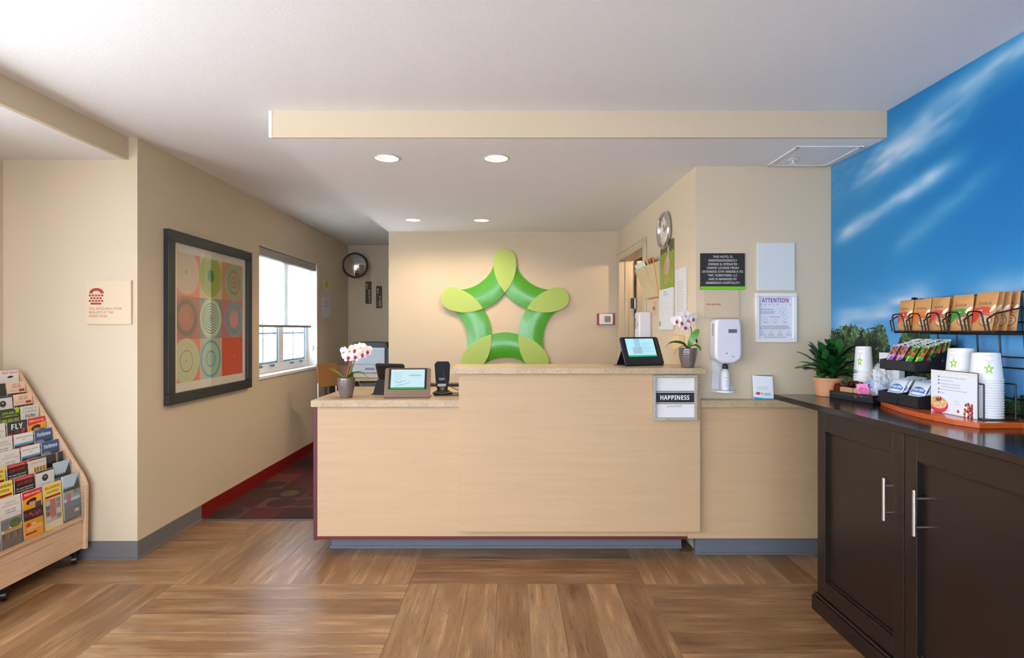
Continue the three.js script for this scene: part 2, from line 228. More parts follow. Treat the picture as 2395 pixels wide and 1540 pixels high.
// mural wall
const MUR = [3.25, 0.2];                                // mural runs over this depth
const tn = [noiseGrid(24, 12, 41), noiseGrid(60, 40, 42), noiseGrid(140, 70, 43), noiseGrid(9, 40, 44), noiseGrid(18, 70, 45)];
const muralTex = canvas(2048, 1536, (g, w, h) => {
  const U = (d) => (MUR[0] - d) / (MUR[0] - MUR[1]) * w, Y = (y) => (1 - y / CH) * h;
  const im = g.createImageData(w, h), a = im.data;
  const streak = (d, y, d0, y0, d1, y1, wd) => { const t = (d0 - d) / (d0 - d1), yy = lerp(y0, y1, t); return Math.exp(-(((y - yy) / wd) ** 2)) * sstep(-0.15, 0.1, t) * (1 - sstep(0.8, 1.2, t)); };
  for (let j = 0, o = 0; j < h; j++) for (let i = 0; i < w; i++, o += 4) {
    const u = i / w, y = (1 - j / h) * CH, d = lerp(MUR[0], MUR[1], u);
    const deep = sstep(3.1, 2.0, d) * sstep(1.25, 2.1, y);
    let c = [lerp(42, 0, deep), lerp(130, 106, deep), lerp(184, 170, deep)];
    const hz = 1 - sstep(1.1, 1.75, y); c = c.map((q, k) => lerp(q, [96, 168, 224][k], hz * 0.75));
    const f1 = tn[3](u * 1.2 + y * 0.25, y * 0.25 - u * 0.12), f2 = tn[4](u * 2 + y * 0.3, y * 0.5 - u * 0.3), f3 = tn[0](u * 1.1, y * 2.4);
    const fl = 0.35 + 0.9 * (f1 * 0.5 + f2 * 0.5);
    let cl = 0.62 * streak(d, y, 3.17, 1.85, 2.35, 2.03, 0.045) + 0.38 * streak(d, y, 3.0, 2.12, 2.3, 2.22, 0.06) + 0.6 * streak(d, y, 2.85, 2.2, 1.8, 2.42, 0.075) + 0.24 * streak(d, y, 2.7, 1.72, 2.15, 1.95, 0.05) + 0.25 * sstep(2.7, 3.25, d) * sstep(1.8, 2.3, y);
    cl *= fl * 1.2;
    cl += 0.75 * Math.exp(-(((y - 1.36 - 0.10 * sstep(3.2, 2.5, d)) / 0.075) ** 2)) * (0.3 + 0.9 * f3) * sstep(3.3, 3.1, d) * (1 - sstep(2.55, 2.35, d)) + 0.6 * Math.exp(-(((y - 1.47) / 0.06) ** 2)) * sstep(2.4, 2.1, d) * fl + 0.3 * Math.exp(-(((y - 1.2) / 0.08) ** 2)) * fl;
    cl = clamp(cl, 0, 0.85); c = c.map((q, k) => lerp(q, [205, 216, 230][k], cl));
    const top = 1.315 + 0.014 * Math.sin(d * 23) + 0.028 * tn[0](u * 8, 0.3) - 0.13 * Math.exp(-(((d - 2.72) / 0.045) ** 2)) - 0.22 * sstep(2.52, 2.4, d) - 0.04 * sstep(2.4, 2.1, d) + 0.035 * (tn[1](u * 6, y * 3) - 0.5) + 0.02 * (tn[2](u * 4, y * 2) - 0.5);
    const hole = tn[1](u * 5 + 0.3, y * 2.2);
    if (y < top && !(hole > 0.87 && y > 1.1)) {
      const b = tn[1](u * 4, y * 2), q = tn[2](u * 4, y * 2.4), r = tn[0](u * 5, y * 1.6), lt = clamp(0.1 + b * 0.55 + q * 0.5 - 0.2), dk = lerp(1, 0.5, sstep(0.45, 0.7, r));
      c = [lerp(26, 138, lt) * dk, lerp(52, 162, lt) * dk, lerp(28, 84, lt) * dk];
    }
    a[o] = c[0]; a[o + 1] = c[1]; a[o + 2] = c[2]; a[o + 3] = 255;
  }
  g.putImageData(im, 0, 0);
});
one('wall_right', bx(RX + 0.0015, RX + 0.12, 0, CH, REAR - 0.12, DW), WALL, 'side wall that carries the sky mural', 'wall', ST);
{ const g = new THREE.PlaneGeometry(MUR[0] - MUR[1], CH); g.rotateY(-Math.PI / 2); g.translate(RX, CH / 2, -(MUR[0] + MUR[1]) / 2); one('wall_mural', g, M('#ffffff', 0.85, { map: muralTex }), 'blue sky and treetops mural covering the side wall', 'mural', ST); }
// rear and left outer walls with tall windows that let the daylight in
function wallWithOpenings(axis, at, thick, lo, hi, opens) {   // openings [a0, a1, y0, y1], axis 'x' runs along x
  const g = [], put = (a0, a1, y0, y1) => { if (a1 - a0 > 0.001 && y1 - y0 > 0.001) g.push(axis === 'x' ? bx(a0, a1, y0, y1, at, at + thick) : bx(at, at + thick, y0, y1, a0, a1)); };
  let p = lo; for (const [a0, a1, y0, y1] of opens) { put(p, a0, 0, CH); put(a0, a1, 0, y0); put(a0, a1, y1, CH); p = a1; } put(p, hi, 0, CH); return merge(g);
}
function simpleWindow(name, axis, at, a0, a1, y0, y1, label) {
  const w = thing(name, label, 'window', [0, 0, 0], ST), f = 0.05, b = (p0, p1, q0, q1, t = 0.05) => axis === 'x' ? bx(p0, p1, q0, q1, at - t / 2, at + t / 2) : bx(at - t / 2, at + t / 2, q0, q1, p0, p1), mid = (a0 + a1) / 2;
  part(w, 'window_frame', merge([b(a0, a1, y0, y0 + f), b(a0, a1, y1 - f, y1), b(a0, a0 + f, y0 + f, y1 - f), b(a1 - f, a1, y0 + f, y1 - f), b(mid - f / 2, mid + f / 2, y0 + f, y1 - f)]), WHITE);
  part(w, 'pane', b(a0 + f, mid - f / 2, y0 + f, y1 - f, 0.004), PANE); part(w, 'pane', b(mid + f / 2, a1 - f, y0 + f, y1 - f, 0.004), PANE);
}
one('wall_rear', wallWithOpenings('x', REAR - 0.12, 0.12, BX - 0.12, RX + 0.12, [[-2.6, -0.5, 0.12, 2.25], [-0.3, 1.3, 0.12, 2.25]]), WALL, 'rear wall of the lobby with glazed openings', 'wall', ST);
simpleWindow('window_2', 'x', REAR - 0.06, -2.6, -0.5, 0.12, 2.25, 'tall glazed lobby front beside the entrance'); simpleWindow('window_5', 'x', REAR - 0.06, -0.3, 1.3, 0.12, 2.25, 'tall glazed lobby entrance facing the desk');
one('wall_outer', wallWithOpenings('z', BX - 0.12, 0.12, REAR, DL, [[-2.8, -0.5, 0.5, 2.15], [-0.3, 2.0, 0.5, 2.15]]), WALL, 'outer wall beside the brochure alcove with windows', 'wall', ST);
simpleWindow('window_3', 'z', BX - 0.06, -2.8, -0.5, 0.5, 2.15, 'wide lobby window toward the rear of the alcove'); simpleWindow('window_4', 'z', BX - 0.06, -0.3, 2.0, 0.5, 2.15, 'wide lobby window beside the brochure rack');
// outdoors
one('ground', bx(-30, 30, -0.35, -0.15, -30, 30), M('#98958f', 0.9), 'grey pavement outside the building', 'ground', ST);
one('walkway', bx(-6.6, LX - 0.21, -0.149, -0.13, 3.6, 12), M('#efeeea', 0.85), 'white concrete walkway outside the office window', 'walkway', ST);
one('driveway', bx(-30, 30, -0.149, -0.14, -30, REAR - 0.4), M('#4c4c4e', 0.9), 'dark asphalt driveway outside the lobby front', 'driveway', ST);
const ext = thing('building', 'white house across the yard with dark windows', 'building', [-7.2, -0.15, -8.6]);
part(ext, 'wall', lb(0.3, 4.2, 9, 0, 0, 2.1, 0), M('#f4f4f0', 0.8));
for (let k = 0; k < 6; k++) { const wz = -3.8 + k * 1.45; const wd = part(ext, 'window', lb(0.05, 1.7, 0.75, 0, 0.165, 1.75, wz), M('#7d99ad', 0.2)); part(wd, 'window_frame', merge([lb(0.03, 1.8, 0.05, 0, 0.19, 1.75, wz - 0.39), lb(0.03, 1.8, 0.05, 0, 0.19, 1.75, wz + 0.39), lb(0.03, 0.05, 0.75, 0, 0.2, 1.75, wz)]), WHITE); }
for (let k = 0; k < 2; k++) { const p = thing('porch_post', 'white square porch post outside the office window', 'post', [-4.1, -0.15, -(7.1 + k * 2.0)], { group: 'porch posts outside the window' }); part(p, 'shaft', lb(0.14, 3, 0.14, 0.01, 0, 1.5, 0), WHITE); part(p, 'plinth', lb(0.2, 0.25, 0.2, 0.01, 0, 0.125, 0), WHITE); }

// baseboards
one('baseboard_column', merge([bx(BX, LX + 0.006, 0, 0.103, DL - 0.008, DL), bx(BX, LX + 0.014, 0, 0.012, DL - 0.016, DL)]), GREYBASE, 'grey rubber cove base along the alcove wall', 'baseboard', ST);
one('baseboard_left', merge([bx(LX, LX + 0.008, 0, 0.103, DL, 3.785), bx(LX, LX + 0.016, 0, 0.012, DL, 3.785)]), GREYBASE, 'grey rubber cove base under the framed print', 'baseboard', ST);
one('baseboard_left_red', merge([bx(LX, LX + 0.01, 0.004, 0.103, 3.785, DA), bx(LX, LX + 0.018, 0.004, 0.016, 3.79, DA)]), REDBASE, 'dark red cove base beside the patterned carpet', 'baseboard', ST);

// soffit downlights
const LENS = M('#fff4e2', 0.5, { emissive: '#ffe9cc', emissiveIntensity: 5 });
spots.forEach(([x, d]) => {
  const t = thing('downlight', 'round recessed downlight in the soffit', 'light', [x, SH, -d], { group: 'recessed downlights over the desk' });
  part(t, 'trim_ring', lathe([[0.0655, 0.03], [0.0655, 0], [0.076, -0.001], [0.076, -0.003], [0.066, -0.005], [0.0635, 0], [0.0625, 0.03], [0.0655, 0.03]], 40), WHITE);
  part(t, 'reflector', lathe([[0.0625, 0.028], [0.062, 0.01], [0.06, 0.03], [0.055, 0.06], [0.056, 0.062], [0.0625, 0.03]], 40), WHITE);
  part(t, 'lens', lathe([[0, 0.022], [0.05, 0.024], [0.0595, 0.027], [0.0595, 0.033], [0, 0.033]], 40), LENS);
  const s = new THREE.SpotLight('#ffe3c4', SPOT, 0, 1.42, 1); s.position.set(x, SH - 0.008, -d); s.target.position.set(x, 0, -d); s.castShadow = true; s.shadow.radius = 2; scene.add(s, s.target);
});
// frosted globe pendants hanging from the lobby ceiling, above and behind the camera
for (const [x, d] of [[-1.7, 0.8], [-1.7, -1.0]]) {
  const t = thing('globe_pendant', 'frosted white globe pendant hanging from the lobby ceiling', 'light', [x, CH, -d], { group: 'globe pendants over the lobby' });
  part(t, 'canopy', cyl(0.06, 0.06, 0.02, 0, -0.02, 0, 32), WHITE); part(t, 'rod', cyl(0.006, 0.006, 0.13, 0, -0.15, 0, 12), WHITE);
  part(t, 'globe', new THREE.SphereGeometry(0.13, 32, 20).translate(0, -0.275, 0), M('#fff8ec', 0.5, { emissive: '#f4f5ff', emissiveIntensity: GLOBE / (Math.PI * 0.13 * 0.13) * 0.25 }));
  const p = new THREE.PointLight('#e6eeff', GLOBE); p.position.set(x, CH - 0.275, -d); p.castShadow = true; p.shadow.radius = 5; scene.add(p);
}

// the office window in the left wall
{
  const w = thing('window_1', 'white casement window with grilles in the side wall', 'window', [0, 0, 0], ST), X = LX - 0.13, d0 = 4.663, d1 = 6.056, y0 = 0.885, y1 = 2.04, fr = 0.055;
  const fb = (a, b, y, z, t = 0.05) => bx(X - t / 2, X + t / 2, y, z, a, b, 0.004), mid = (d0 + d1) / 2;
  part(w, 'window_frame', merge([fb(d0, d1, y0 + 0.03, y0 + 0.11), fb(d0, d1, y1 - fr, y1), fb(d0, d0 + fr, y0 + 0.11, y1 - fr), fb(d1 - fr, d1, y0 + 0.11, y1 - fr), fb(mid - 0.055, mid + 0.055, y0 + 0.11, y1 - fr)]), WHITE);
  for (const [a, b] of [[d0 + fr, mid - 0.055], [mid + 0.055, d1 - fr]]) {
    const sash = part(w, 'sash', merge([fb(a, b, y0 + 0.11, y0 + 0.13, 0.03), fb(a, b, y1 - fr - 0.02, y1 - fr, 0.03), fb(a, a + 0.02, y0 + 0.13, y1 - fr - 0.02, 0.03), fb(b - 0.02, b, y0 + 0.13, y1 - fr - 0.02, 0.03)]), M('#7fa4bd', 0.35));
    const m = (a + b) / 2, hs = [y0 + 0.13, 1.28, 1.64, y1 - fr - 0.02];
    for (const [p, q] of [[a + 0.02, m], [m, b - 0.02]]) for (let k = 0; k < 3; k++) part(sash, 'pane', bx(X - 0.002, X + 0.002, hs[k], hs[k + 1], p, q), PANE);
    part(sash, 'grille_bar', merge([fb(m - 0.009, m + 0.009, y0 + 0.13, y1 - fr - 0.02, 0.014), fb(a + 0.02, b - 0.02, 1.271, 1.289, 0.014), fb(a + 0.02, b - 0.02, 1.631, 1.649, 0.014)]), M('#8fb0c6', 0.4));
    for (const c of [lerp(a, b, 0.3), lerp(a, b, 0.72)]) part(w, 'latch', bx(X + 0.0255, X + 0.045, y0 + 0.085, y0 + 0.105, c - 0.03, c + 0.03, 0.004), M('#6d6d70', 0.4));
  }
  part(w, 'window_sill', bx(LX - 0.2, LX + 0.012, y0, y0 + 0.03, d0, d1, 0.006), WHITE);
  part(w, 'reveal', merge([bx(LX - 0.2, LX - 0.001, y0 + 0.03, y1, d1 - 0.006, d1), bx(LX - 0.2, LX - 0.001, y0 + 0.03, y1, d0, d0 + 0.006), bx(LX - 0.2, LX - 0.001, y1 - 0.006, y1, d0 + 0.006, d1 - 0.006)]), M('#e3dfd6', 0.6));
  const b = thing('roller_blind', 'white translucent roller blind half drawn over the office window', 'blind', [LX - 0.055, 1.34, -mid]);
  const weave = rep(dataTex(64, 64, (u, v) => { const k = 232 + 10 * Math.sin(u * 40) * Math.sin(v * 40); return [k, k, k]; }), 0.08);
  wpart(b, 'fabric', bx(LX - 0.0555, LX - 0.0545, 1.355, 1.975, d0 + 0.03, d1 - 0.05), MP('#f4f4f0', 0.9, { map: weave, transmission: 0.72, thickness: 0 }));
  wpart(b, 'hem_bar', bx(LX - 0.062, LX - 0.048, 1.335, 1.357, d0 + 0.03, d1 - 0.05, 0.004), M('#8c8883', 0.5));
  wpart(b, 'valance', bx(LX - 0.07, LX - 0.012, 1.955, 2.03, d0 + 0.008, d1 - 0.008, 0.008), M('#a9a298', 0.6));
  wpart(b, 'cord', wire([[LX - 0.03, 1.95, -5.985], [LX - 0.03, 1.13, -5.985]], 0.002), WHITE); wpart(b, 'cord_weight', cyl(0.014, 0.02, 0.06, LX - 0.03, 1.08, -5.985, 18), WHITE);
}
// ---------------------------------------------------------------- front desk
const LOW = 0.908, HI = 1.0975;
{
  const t = thing('front_desk', 'long maple laminate front desk with a raised middle section', 'desk', [0, 0, -3.3]);
  wpart(t, 'front_panel', bx(-1.133, 1.02, 0.113, LOW - 0.04, 3.19, 3.215, 0.002), LAMINATE);
  wpart(t, 'bottom_edge', bx(-1.133, 1.02, 0.094, 0.1128, 3.189, 3.215), MAROON);
  wpart(t, 'end_panel', bx(-1.155, -1.1332, 0.09, LOW - 0.04, 3.188, 3.9, 0.002), MAROON);
  wpart(t, 'raised_panel', bx(-0.3056, 1.0815, 0.154, HI - 0.035, 3.15, 3.1895, 0.002), LAMINATE);
  wpart(t, 'raised_body', bx(-0.3056, 1.05, LOW - 0.04, HI - 0.035, 3.19, 3.41, 0.002), LAMINATE);
  wpart(t, 'toe_kick', merge([bx(-1.089, 1.02, 0.012, 0.0938, 3.308, 3.33), bx(-1.095, 1.02, 0, 0.012, 3.3, 3.33)]), M('#6d7077', 0.35));
  wpart(t, 'back_panel', bx(-1.133, 1.02, 0.09, LOW - 0.04, 3.82, 3.845), LAMINATE);
  wpart(t, 'clerk_ledge', bx(-1.1, 1.02, 0.895, 0.927, 3.935, 4.02, 0.004), BLACKPLASTIC);
}
one('countertop_low', poly([[-1.161, 3.165], [-0.3062, 3.165], [-0.3062, 3.4105], [1.035, 3.4105], [1.035, 3.93], [-1.161, 3.93]], LOW - 0.0395, LOW, [], 0.003), STONE, 'low speckled tan countertop with an orchid and brown tablet on it', 'countertop');
one('countertop_raised', poly([[-0.351, 3.12], [1.105, 3.12], [1.105, 3.247], [1.078, 3.247], [1.078, 3.48], [-0.351, 3.48]], HI - 0.0345, HI, [], 0.003), STONE, 'raised speckled tan countertop with the black tablet on it', 'countertop');
{
  const t = thing('wall_counter', 'shallow maple laminate counter front below the notices', 'counter', [1.45, 0, -3.2]);
  wpart(t, 'front_panel', bx(1.0205, RX - 0.002, 0.1, LOW - 0.042, 3.1905, 3.21, 0.002), LAMINATE);
  wpart(t, 'toe_kick', merge([bx(1.073, RX - 0.002, 0, 0.0995, 3.215, 3.245), bx(1.068, RX - 0.002, 0, 0.012, 3.208, 3.245)]), M('#63666c', 0.4));
  one('countertop_wall', bx(1.0895, RX - 0.002, LOW - 0.0415, LOW, 3.165, DW - 0.0005, 0.003), STONE, 'narrow speckled tan countertop under the sanitizer dispenser', 'countertop');
}

// ---------------------------------------------------------------- green emblem on the back wall
{
  const d = DB - 0.045, s = d / F, cx = pX(1181, d), cy = pY(739, d);
  const t = thing('wall_emblem', 'large green five-lobed star emblem on the back wall', 'sign', [cx, cy, -DB]);
  const R = 156 * s, r0 = 54.5 * s, dir = (a) => [Math.cos(a), Math.sin(a)];
  // solid patch from an inner curve to an outer curve, domed toward the room
  function patch(inner, outer, nu, nv, z0, dome) {
    const pos = [], idx = [], row = nv + 1;
    for (let i = 0; i <= nu; i++) { const a = inner(i / nu), b = outer(i / nu); for (let j = 0; j <= nv; j++) { const v = j / nv; pos.push(lerp(a[0], b[0], v), lerp(a[1], b[1], v), z0 + dome * Math.sin(Math.PI * v)); } }
    for (let i = 0; i < nu; i++) for (let j = 0; j < nv; j++) { const a = i * row + j, b = a + 1, c = a + row, e = c + 1; idx.push(a, b, e, a, e, c); }
    const g = new THREE.BufferGeometry(); g.setAttribute('position', new THREE.Float32BufferAttribute(pos, 3)); g.setIndex(idx); g.computeVertexNormals();
    const rim = []; for (let i = 0; i < nu; i++) rim.push(i * row); for (let j = 0; j < nv; j++) rim.push(nu * row + j); for (let i = nu; i > 0; i--) rim.push(i * row + nv); for (let j = nv; j > 0; j--) rim.push(j);
    const P2 = [], I2 = []; rim.forEach((k, q) => { P2.push(pos[k * 3], pos[k * 3 + 1], pos[k * 3 + 2], pos[k * 3], pos[k * 3 + 1], z0 - 0.02); const n = (q + 1) % rim.length; I2.push(q * 2, n * 2, n * 2 + 1, q * 2, n * 2 + 1, q * 2 + 1); });
    const e = new THREE.BufferGeometry(); e.setAttribute('position', new THREE.Float32BufferAttribute(P2, 3)); e.setIndex(I2); e.computeVertexNormals();
    return merge([g, e.toNonIndexed()].map((q) => { const o = q.index ? q.toNonIndexed() : q; o.setAttribute('uv', new THREE.Float32BufferAttribute(new Float32Array(o.attributes.position.count * 2), 2)); return o; }));
  }
  const bez = (p, c, q) => (u) => [0, 1].map((k) => (1 - u) ** 2 * p[k] + 2 * u * (1 - u) * c[k] + u * u * q[k]);
  const cub = (p, c1, c2, q) => (u) => [0, 1].map((k) => (1 - u) ** 3 * p[k] + 3 * u * (1 - u) ** 2 * c1[k] + 3 * u * u * (1 - u) * c2[k] + u ** 3 * q[k]);
  const BAND = MP('#46a010', 0.3, { clearcoat: 0.6, clearcoatRoughness: 0.15 }), PETAL = M('#a9c158', 0.45);
  const hw = 26.5 * s;
  for (let k = 0; k < 5; k++) {
    const a = Math.PI / 2 + k * Math.PI * 0.4, b = a + Math.PI * 0.4, m = (a + b) / 2, [ax, ay] = dir(a), [bx_, by_] = dir(b), [mx, my] = dir(m);
    const along = (r, side, [x, y]) => [x * r - y * side, y * r + x * side];
    const A0 = [ax * r0, ay * r0], B0 = [bx_ * r0, by_ * r0], in_ = bez(A0, [mx * r0 * 0.62, my * r0 * 0.62], B0);
    const oA = along(128 * s, hw * 0.96, [ax, ay]), oB = along(128 * s, -hw * 0.96, [bx_, by_]);
    const out = cub(oA, along(92 * s, hw * 1.0, [ax, ay]), along(92 * s, -hw * 1.0, [bx_, by_]), oB);
    part(t, 'band', patch(in_, out, 28, 10, 0.025, 0.012), BAND);
  }
  for (let k = 0; k < 5; k++) {
    const a = Math.PI / 2 + k * Math.PI * 0.4, S = new THREE.Shape(); // petal along +y, then turned
    S.moveTo(0, r0); S.bezierCurveTo(hw * 0.55, r0 + 18 * s, hw, 92 * s, hw, 126 * s); S.bezierCurveTo(hw, R - 12 * s, hw * 0.6, R, 0, R); S.bezierCurveTo(-hw * 0.6, R, -hw, R - 12 * s, -hw, 126 * s); S.bezierCurveTo(-hw, 92 * s, -hw * 0.55, r0 + 18 * s, 0, r0);
    const g = new THREE.ExtrudeGeometry(S, { depth: 0.02, bevelEnabled: true, bevelSize: 0.0015, bevelThickness: 0.0015, bevelSegments: 1, curveSegments: 24 }); g.translate(0, 0, 0.0225); g.rotateZ(a - Math.PI / 2);
    part(t, 'petal', g, PETAL);
  }
  part(t, 'standoff', merge([0, 1, 2, 3, 4].map((k) => { const a = Math.PI / 2 + k * Math.PI * 0.4; const g = new THREE.CylinderGeometry(0.012, 0.012, 0.023, 14); g.rotateX(Math.PI / 2); g.translate(Math.cos(a) * 100 * s, Math.sin(a) * 100 * s, 0.0115); return g; })), STEEL);
}

// ---------------------------------------------------------------- notices: a board with a printed face
function facing(o, face, x, y, d) {               // face 'front' looks at the camera, 'left' looks at +x from the left wall
  o.position.set(x, y, -d); if (face === 'left') o.rotation.y = Math.PI / 2; return o;
}
function board(name, label, cat, x0, x1, y0, y1, d, thick, edge, face, extra = {}) {   // hangs on a wall at depth d, facing the camera
  const t = thing(name, label, cat, [(x0 + x1) / 2, (y0 + y1) / 2, -d], extra), w = x1 - x0, h = y1 - y0;
  part(t, 'board', lb(w, h, thick, Math.min(0.002, thick / 3), 0, 0, thick / 2), edge);
  if (face) { const g = new THREE.PlaneGeometry(w * 0.995, h * 0.995); g.translate(0, 0, thick + 0.0006); part(t, 'printed_face', g, face); }
  return t;
}
const fit = (g, s, x, y, w) => { const m = g.measureText(s).width; g.save(); g.translate(x, y); if (m > w) g.scale(w / m, 1); g.fillText(s, 0, 0); g.restore(); };
// phone sign on the alcove wall
board('phone_sign', 'square beige sign with red telephone keypad symbol', 'sign', pX(206, DL), pX(310, DL), pY(759, DL), pY(656, DL), DL, 0.012, M('#d5c09c', 0.5), print(512, 512, (g) => {
  g.fillStyle = '#d8c3a0'; g.fillRect(0, 0, 512, 512); g.fillStyle = '#a3302a';
  g.lineWidth = 34; g.strokeStyle = '#a3302a'; g.beginPath(); g.ellipse(115, 150, 66, 42, 0, Math.PI, 0); g.stroke(); g.fillRect(32, 132, 42, 22); g.fillRect(156, 132, 42, 22);
  for (let r = 0; r < 3; r++) for (let k = 0; k < (r === 1 ? 4 : 5); k++) g.fillRect((r === 1 ? 44 : 27) + k * 35, 166 + r * 32, 26, 22); g.fillRect(46, 262, 124, 22);
  g.font = '38px sans-serif'; fit(g, 'TDD AVAILABLE UPON', 26, 344, 420); fit(g, 'REQUEST AT THE', 26, 388, 318); fit(g, 'FRONT DESK', 26, 432, 240);
}));
// ownership sign
board('ownership_sign', 'black sign with white lettering and lime green lower edge', 'sign', pX(1637, DW), pX(1741, DW), pY(678, DW), pY(593, DW), DW, 0.008, M('#2c2724', 0.5), print(832, 680, (g) => {
  g.fillStyle = '#2a2421'; g.fillRect(0, 0, 832, 680); g.fillStyle = '#74c811'; g.fillRect(0, 622, 832, 58); g.fillStyle = '#f2f0ea'; g.textAlign = 'center'; g.font = '54px sans-serif';
  [['THIS HOTEL IS', 370], ['INDEPENDENDENTLY', 540], ['OWNED & OPERATED', 550], ['UNDER LICENSE FROM', 600], ['EXTENDED STAY AMERICA TO', 770], ['TWC YORKTOWN LLC', 560], ['AND IS MANAGED BY', 530], ['AIMBRIDGE HOSPITALITY', 640]].forEach(([s, w], i) => { const m = g.measureText(s).width; g.save(); g.translate(416, 84 + i * 70); g.scale(w / m, 1); g.fillText(s, 0, 0); g.restore(); });
}));
board('blank_board', 'blank white board above the framed notice', 'board', pX(1770, DW), pX(1856, DW), pY(680, DW), pY(569, DW), DW, 0.012, M('#e3e2dd', 0.35), M('#dcdcd8', 0.3));
board('pet_sign', 'plain beige sign with small red lettering', 'sign', pX(1645, DW), pX(1727, DW), pY(744, DW), pY(682.5, DW), DW, 0.01, M('#cdb595', 0.5), print(512, 384, (g) => { g.fillStyle = '#ceb797'; g.fillRect(0, 0, 512, 384); g.fillStyle = '#b8281f'; g.font = 'bold 38px sans-serif'; g.fillText('Pets welcome', 36, 200, 210); }));
{ // framed notice
  const x0 = pX(1765, DW), x1 = pX(1861, DW), y0 = pY(801, DW), y1 = pY(686, DW), w = x1 - x0, h = y1 - y0, t = thing('framed_notice', 'white framed health notice with purple heading', 'notice', [(x0 + x1) / 2, (y0 + y1) / 2, -DW]), f = 0.022;
  part(t, 'frame', merge([lb(w, f, 0.018, 0.003, 0, h / 2 - f / 2, 0.009), lb(w, f, 0.018, 0.003, 0, -h / 2 + f / 2, 0.009), lb(f, h - 2 * f, 0.018, 0.003, -w / 2 + f / 2, 0, 0.009), lb(f, h - 2 * f, 0.018, 0.003, w / 2 - f / 2, 0, 0.009)]), WHITE);
  const g0 = new THREE.PlaneGeometry(w - 2 * f + 0.002, h - 2 * f + 0.002); g0.translate(0, 0, 0.006);
  part(t, 'notice_sheet', g0, print(640, 800, (g) => {
    g.fillStyle = '#e4e4ea'; g.fillRect(0, 0, 640, 800); g.textAlign = 'center'; g.fillStyle = '#7d2b86'; g.font = 'bold 100px sans-serif'; g.save(); g.translate(316, 112); g.scale(510 / g.measureText('ATTENTION').width, 1.15); g.fillText('ATTENTION', 0, 0); g.restore();
    g.fillStyle = '#5a5a66'; g.font = '46px sans-serif'; 'COVID-19'.split('').forEach((c, i) => g.fillText(c, 44 + i * 79, 170));
    g.textAlign = 'left'; g.fillStyle = '#3a3440'; g.font = 'bold 23px sans-serif'; g.fillText('IF YOU HAVE TRAVELED', 24, 252, 270); g.fillStyle = '#77777f'; for (let k = 0; k < 3; k++) g.fillRect(24, 278 + k * 19, 300 - k * 12, 6);
    g.strokeStyle = '#777784'; g.lineWidth = 4; g.beginPath(); g.arc(462, 282, 72, 0, 7); g.stroke(); g.beginPath(); g.moveTo(430, 250); g.lineTo(462, 330); g.lineTo(486, 240); g.stroke();
    g.fillStyle = '#3a3440'; g.textAlign = 'center'; g.font = 'bold 24px sans-serif'; g.fillText('AND YOU HAVE', 312, 394, 190); g.fillStyle = '#99a'; g.fillRect(50, 386, 150, 3); g.fillRect(420, 386, 170, 3);
    for (const [x, r] of [[132, 34], [312, 34], [500, 34]]) { g.beginPath(); g.arc(x, 460, r, 0.4, 6); g.stroke(); g.beginPath(); g.moveTo(x - 26, 510); g.lineTo(x, 480); g.lineTo(x + 30, 508); g.stroke(); }
    g.fillStyle = '#4a2038'; g.font = 'bold 25px sans-serif'; g.fillText('A FEVER, COUGH, OR TROUBLE BREATHING', 312, 572, 500); g.fillText('CALL YOUR HEALTHCARE PROVIDER IMMEDIATELY', 312, 606, 580); g.fillStyle = '#99a'; g.fillRect(30, 628, 580, 3);
    for (let k = 0; k < 4; k++) { const x = 70 + k * 165; g.beginPath(); g.arc(x, 670, 22, 0, 7); g.stroke(); g.fillStyle = '#8a8a94'; for (let q = 0; q < 3; q++) g.fillRect(x - 55, 708 + q * 16, 110, 5); } g.fillStyle = '#555'; g.fillRect(100, 770, 430, 7);
  }));
  const g1 = new THREE.PlaneGeometry(w - 2 * f, h - 2 * f); g1.translate(0, 0, 0.011); part(t, 'glazing', g1, PANE);
}
{ // block sign on the desk front
  const D = 3.15, x0 = pX(1529, D - 0.03), x1 = pX(1632, D - 0.03), y0 = pY(984, D - 0.03), y1 = pY(878, D - 0.03), w = x1 - x0, h = y1 - y0, t = thing('block_sign', 'white-washed framed sign with black HAPPINESS band', 'sign', [(x0 + x1) / 2, (y0 + y1) / 2, -D]), f = 0.014;
  const wf = M('#c9c2b4', 0.7, { map: rep(dataTex(128, 128, (u, v) => { const k = 205 + 46 * (woodN[1](u, v) - 0.5) + 20 * n2(u, v); return [k, k, k * 0.98]; }), 0.2) });
  part(t, 'frame', merge([lb(w, f, 0.03, 0.002, 0, h / 2 - f / 2, 0.015), lb(w, f, 0.03, 0.002, 0, -h / 2 + f / 2, 0.015), lb(f, h - 2 * f, 0.03, 0.002, -w / 2 + f / 2, 0, 0.015), lb(f, h - 2 * f, 0.03, 0.002, w / 2 - f / 2, 0, 0.015)]), wf);
  part(t, 'backing', lb(w - 2 * f, h - 2 * f, 0.008, 0, 0, 0, 0.004), WHITE);
  const g0 = new THREE.PlaneGeometry(w - 2 * f, h - 2 * f); g0.translate(0, 0, 0.0105);
  part(t, 'printed_face', g0, print(640, 664, (g) => {
    g.fillStyle = '#e2dfda'; g.fillRect(0, 0, 640, 664); g.fillStyle = '#1b1819'; g.fillRect(0, 252, 640, 166); g.fillRect(0, 226, 640, 12); g.fillRect(0, 430, 640, 12); g.fillStyle = '#f3f1ec'; g.textAlign = 'center'; g.font = 'bold 104px sans-serif'; g.save(); g.translate(320, 372); g.scale(490 / g.measureText('HAPPINESS').width, 1); g.fillText('HAPPINESS', 0, 0); g.restore();
    g.fillStyle = '#666'; g.font = 'italic 46px serif'; g.save(); g.translate(310, 492); g.transform(1, -0.04, -0.35, 1, 0, 0); g.fillText('served daily', 0, 0, 250); g.restore();
  }));
}
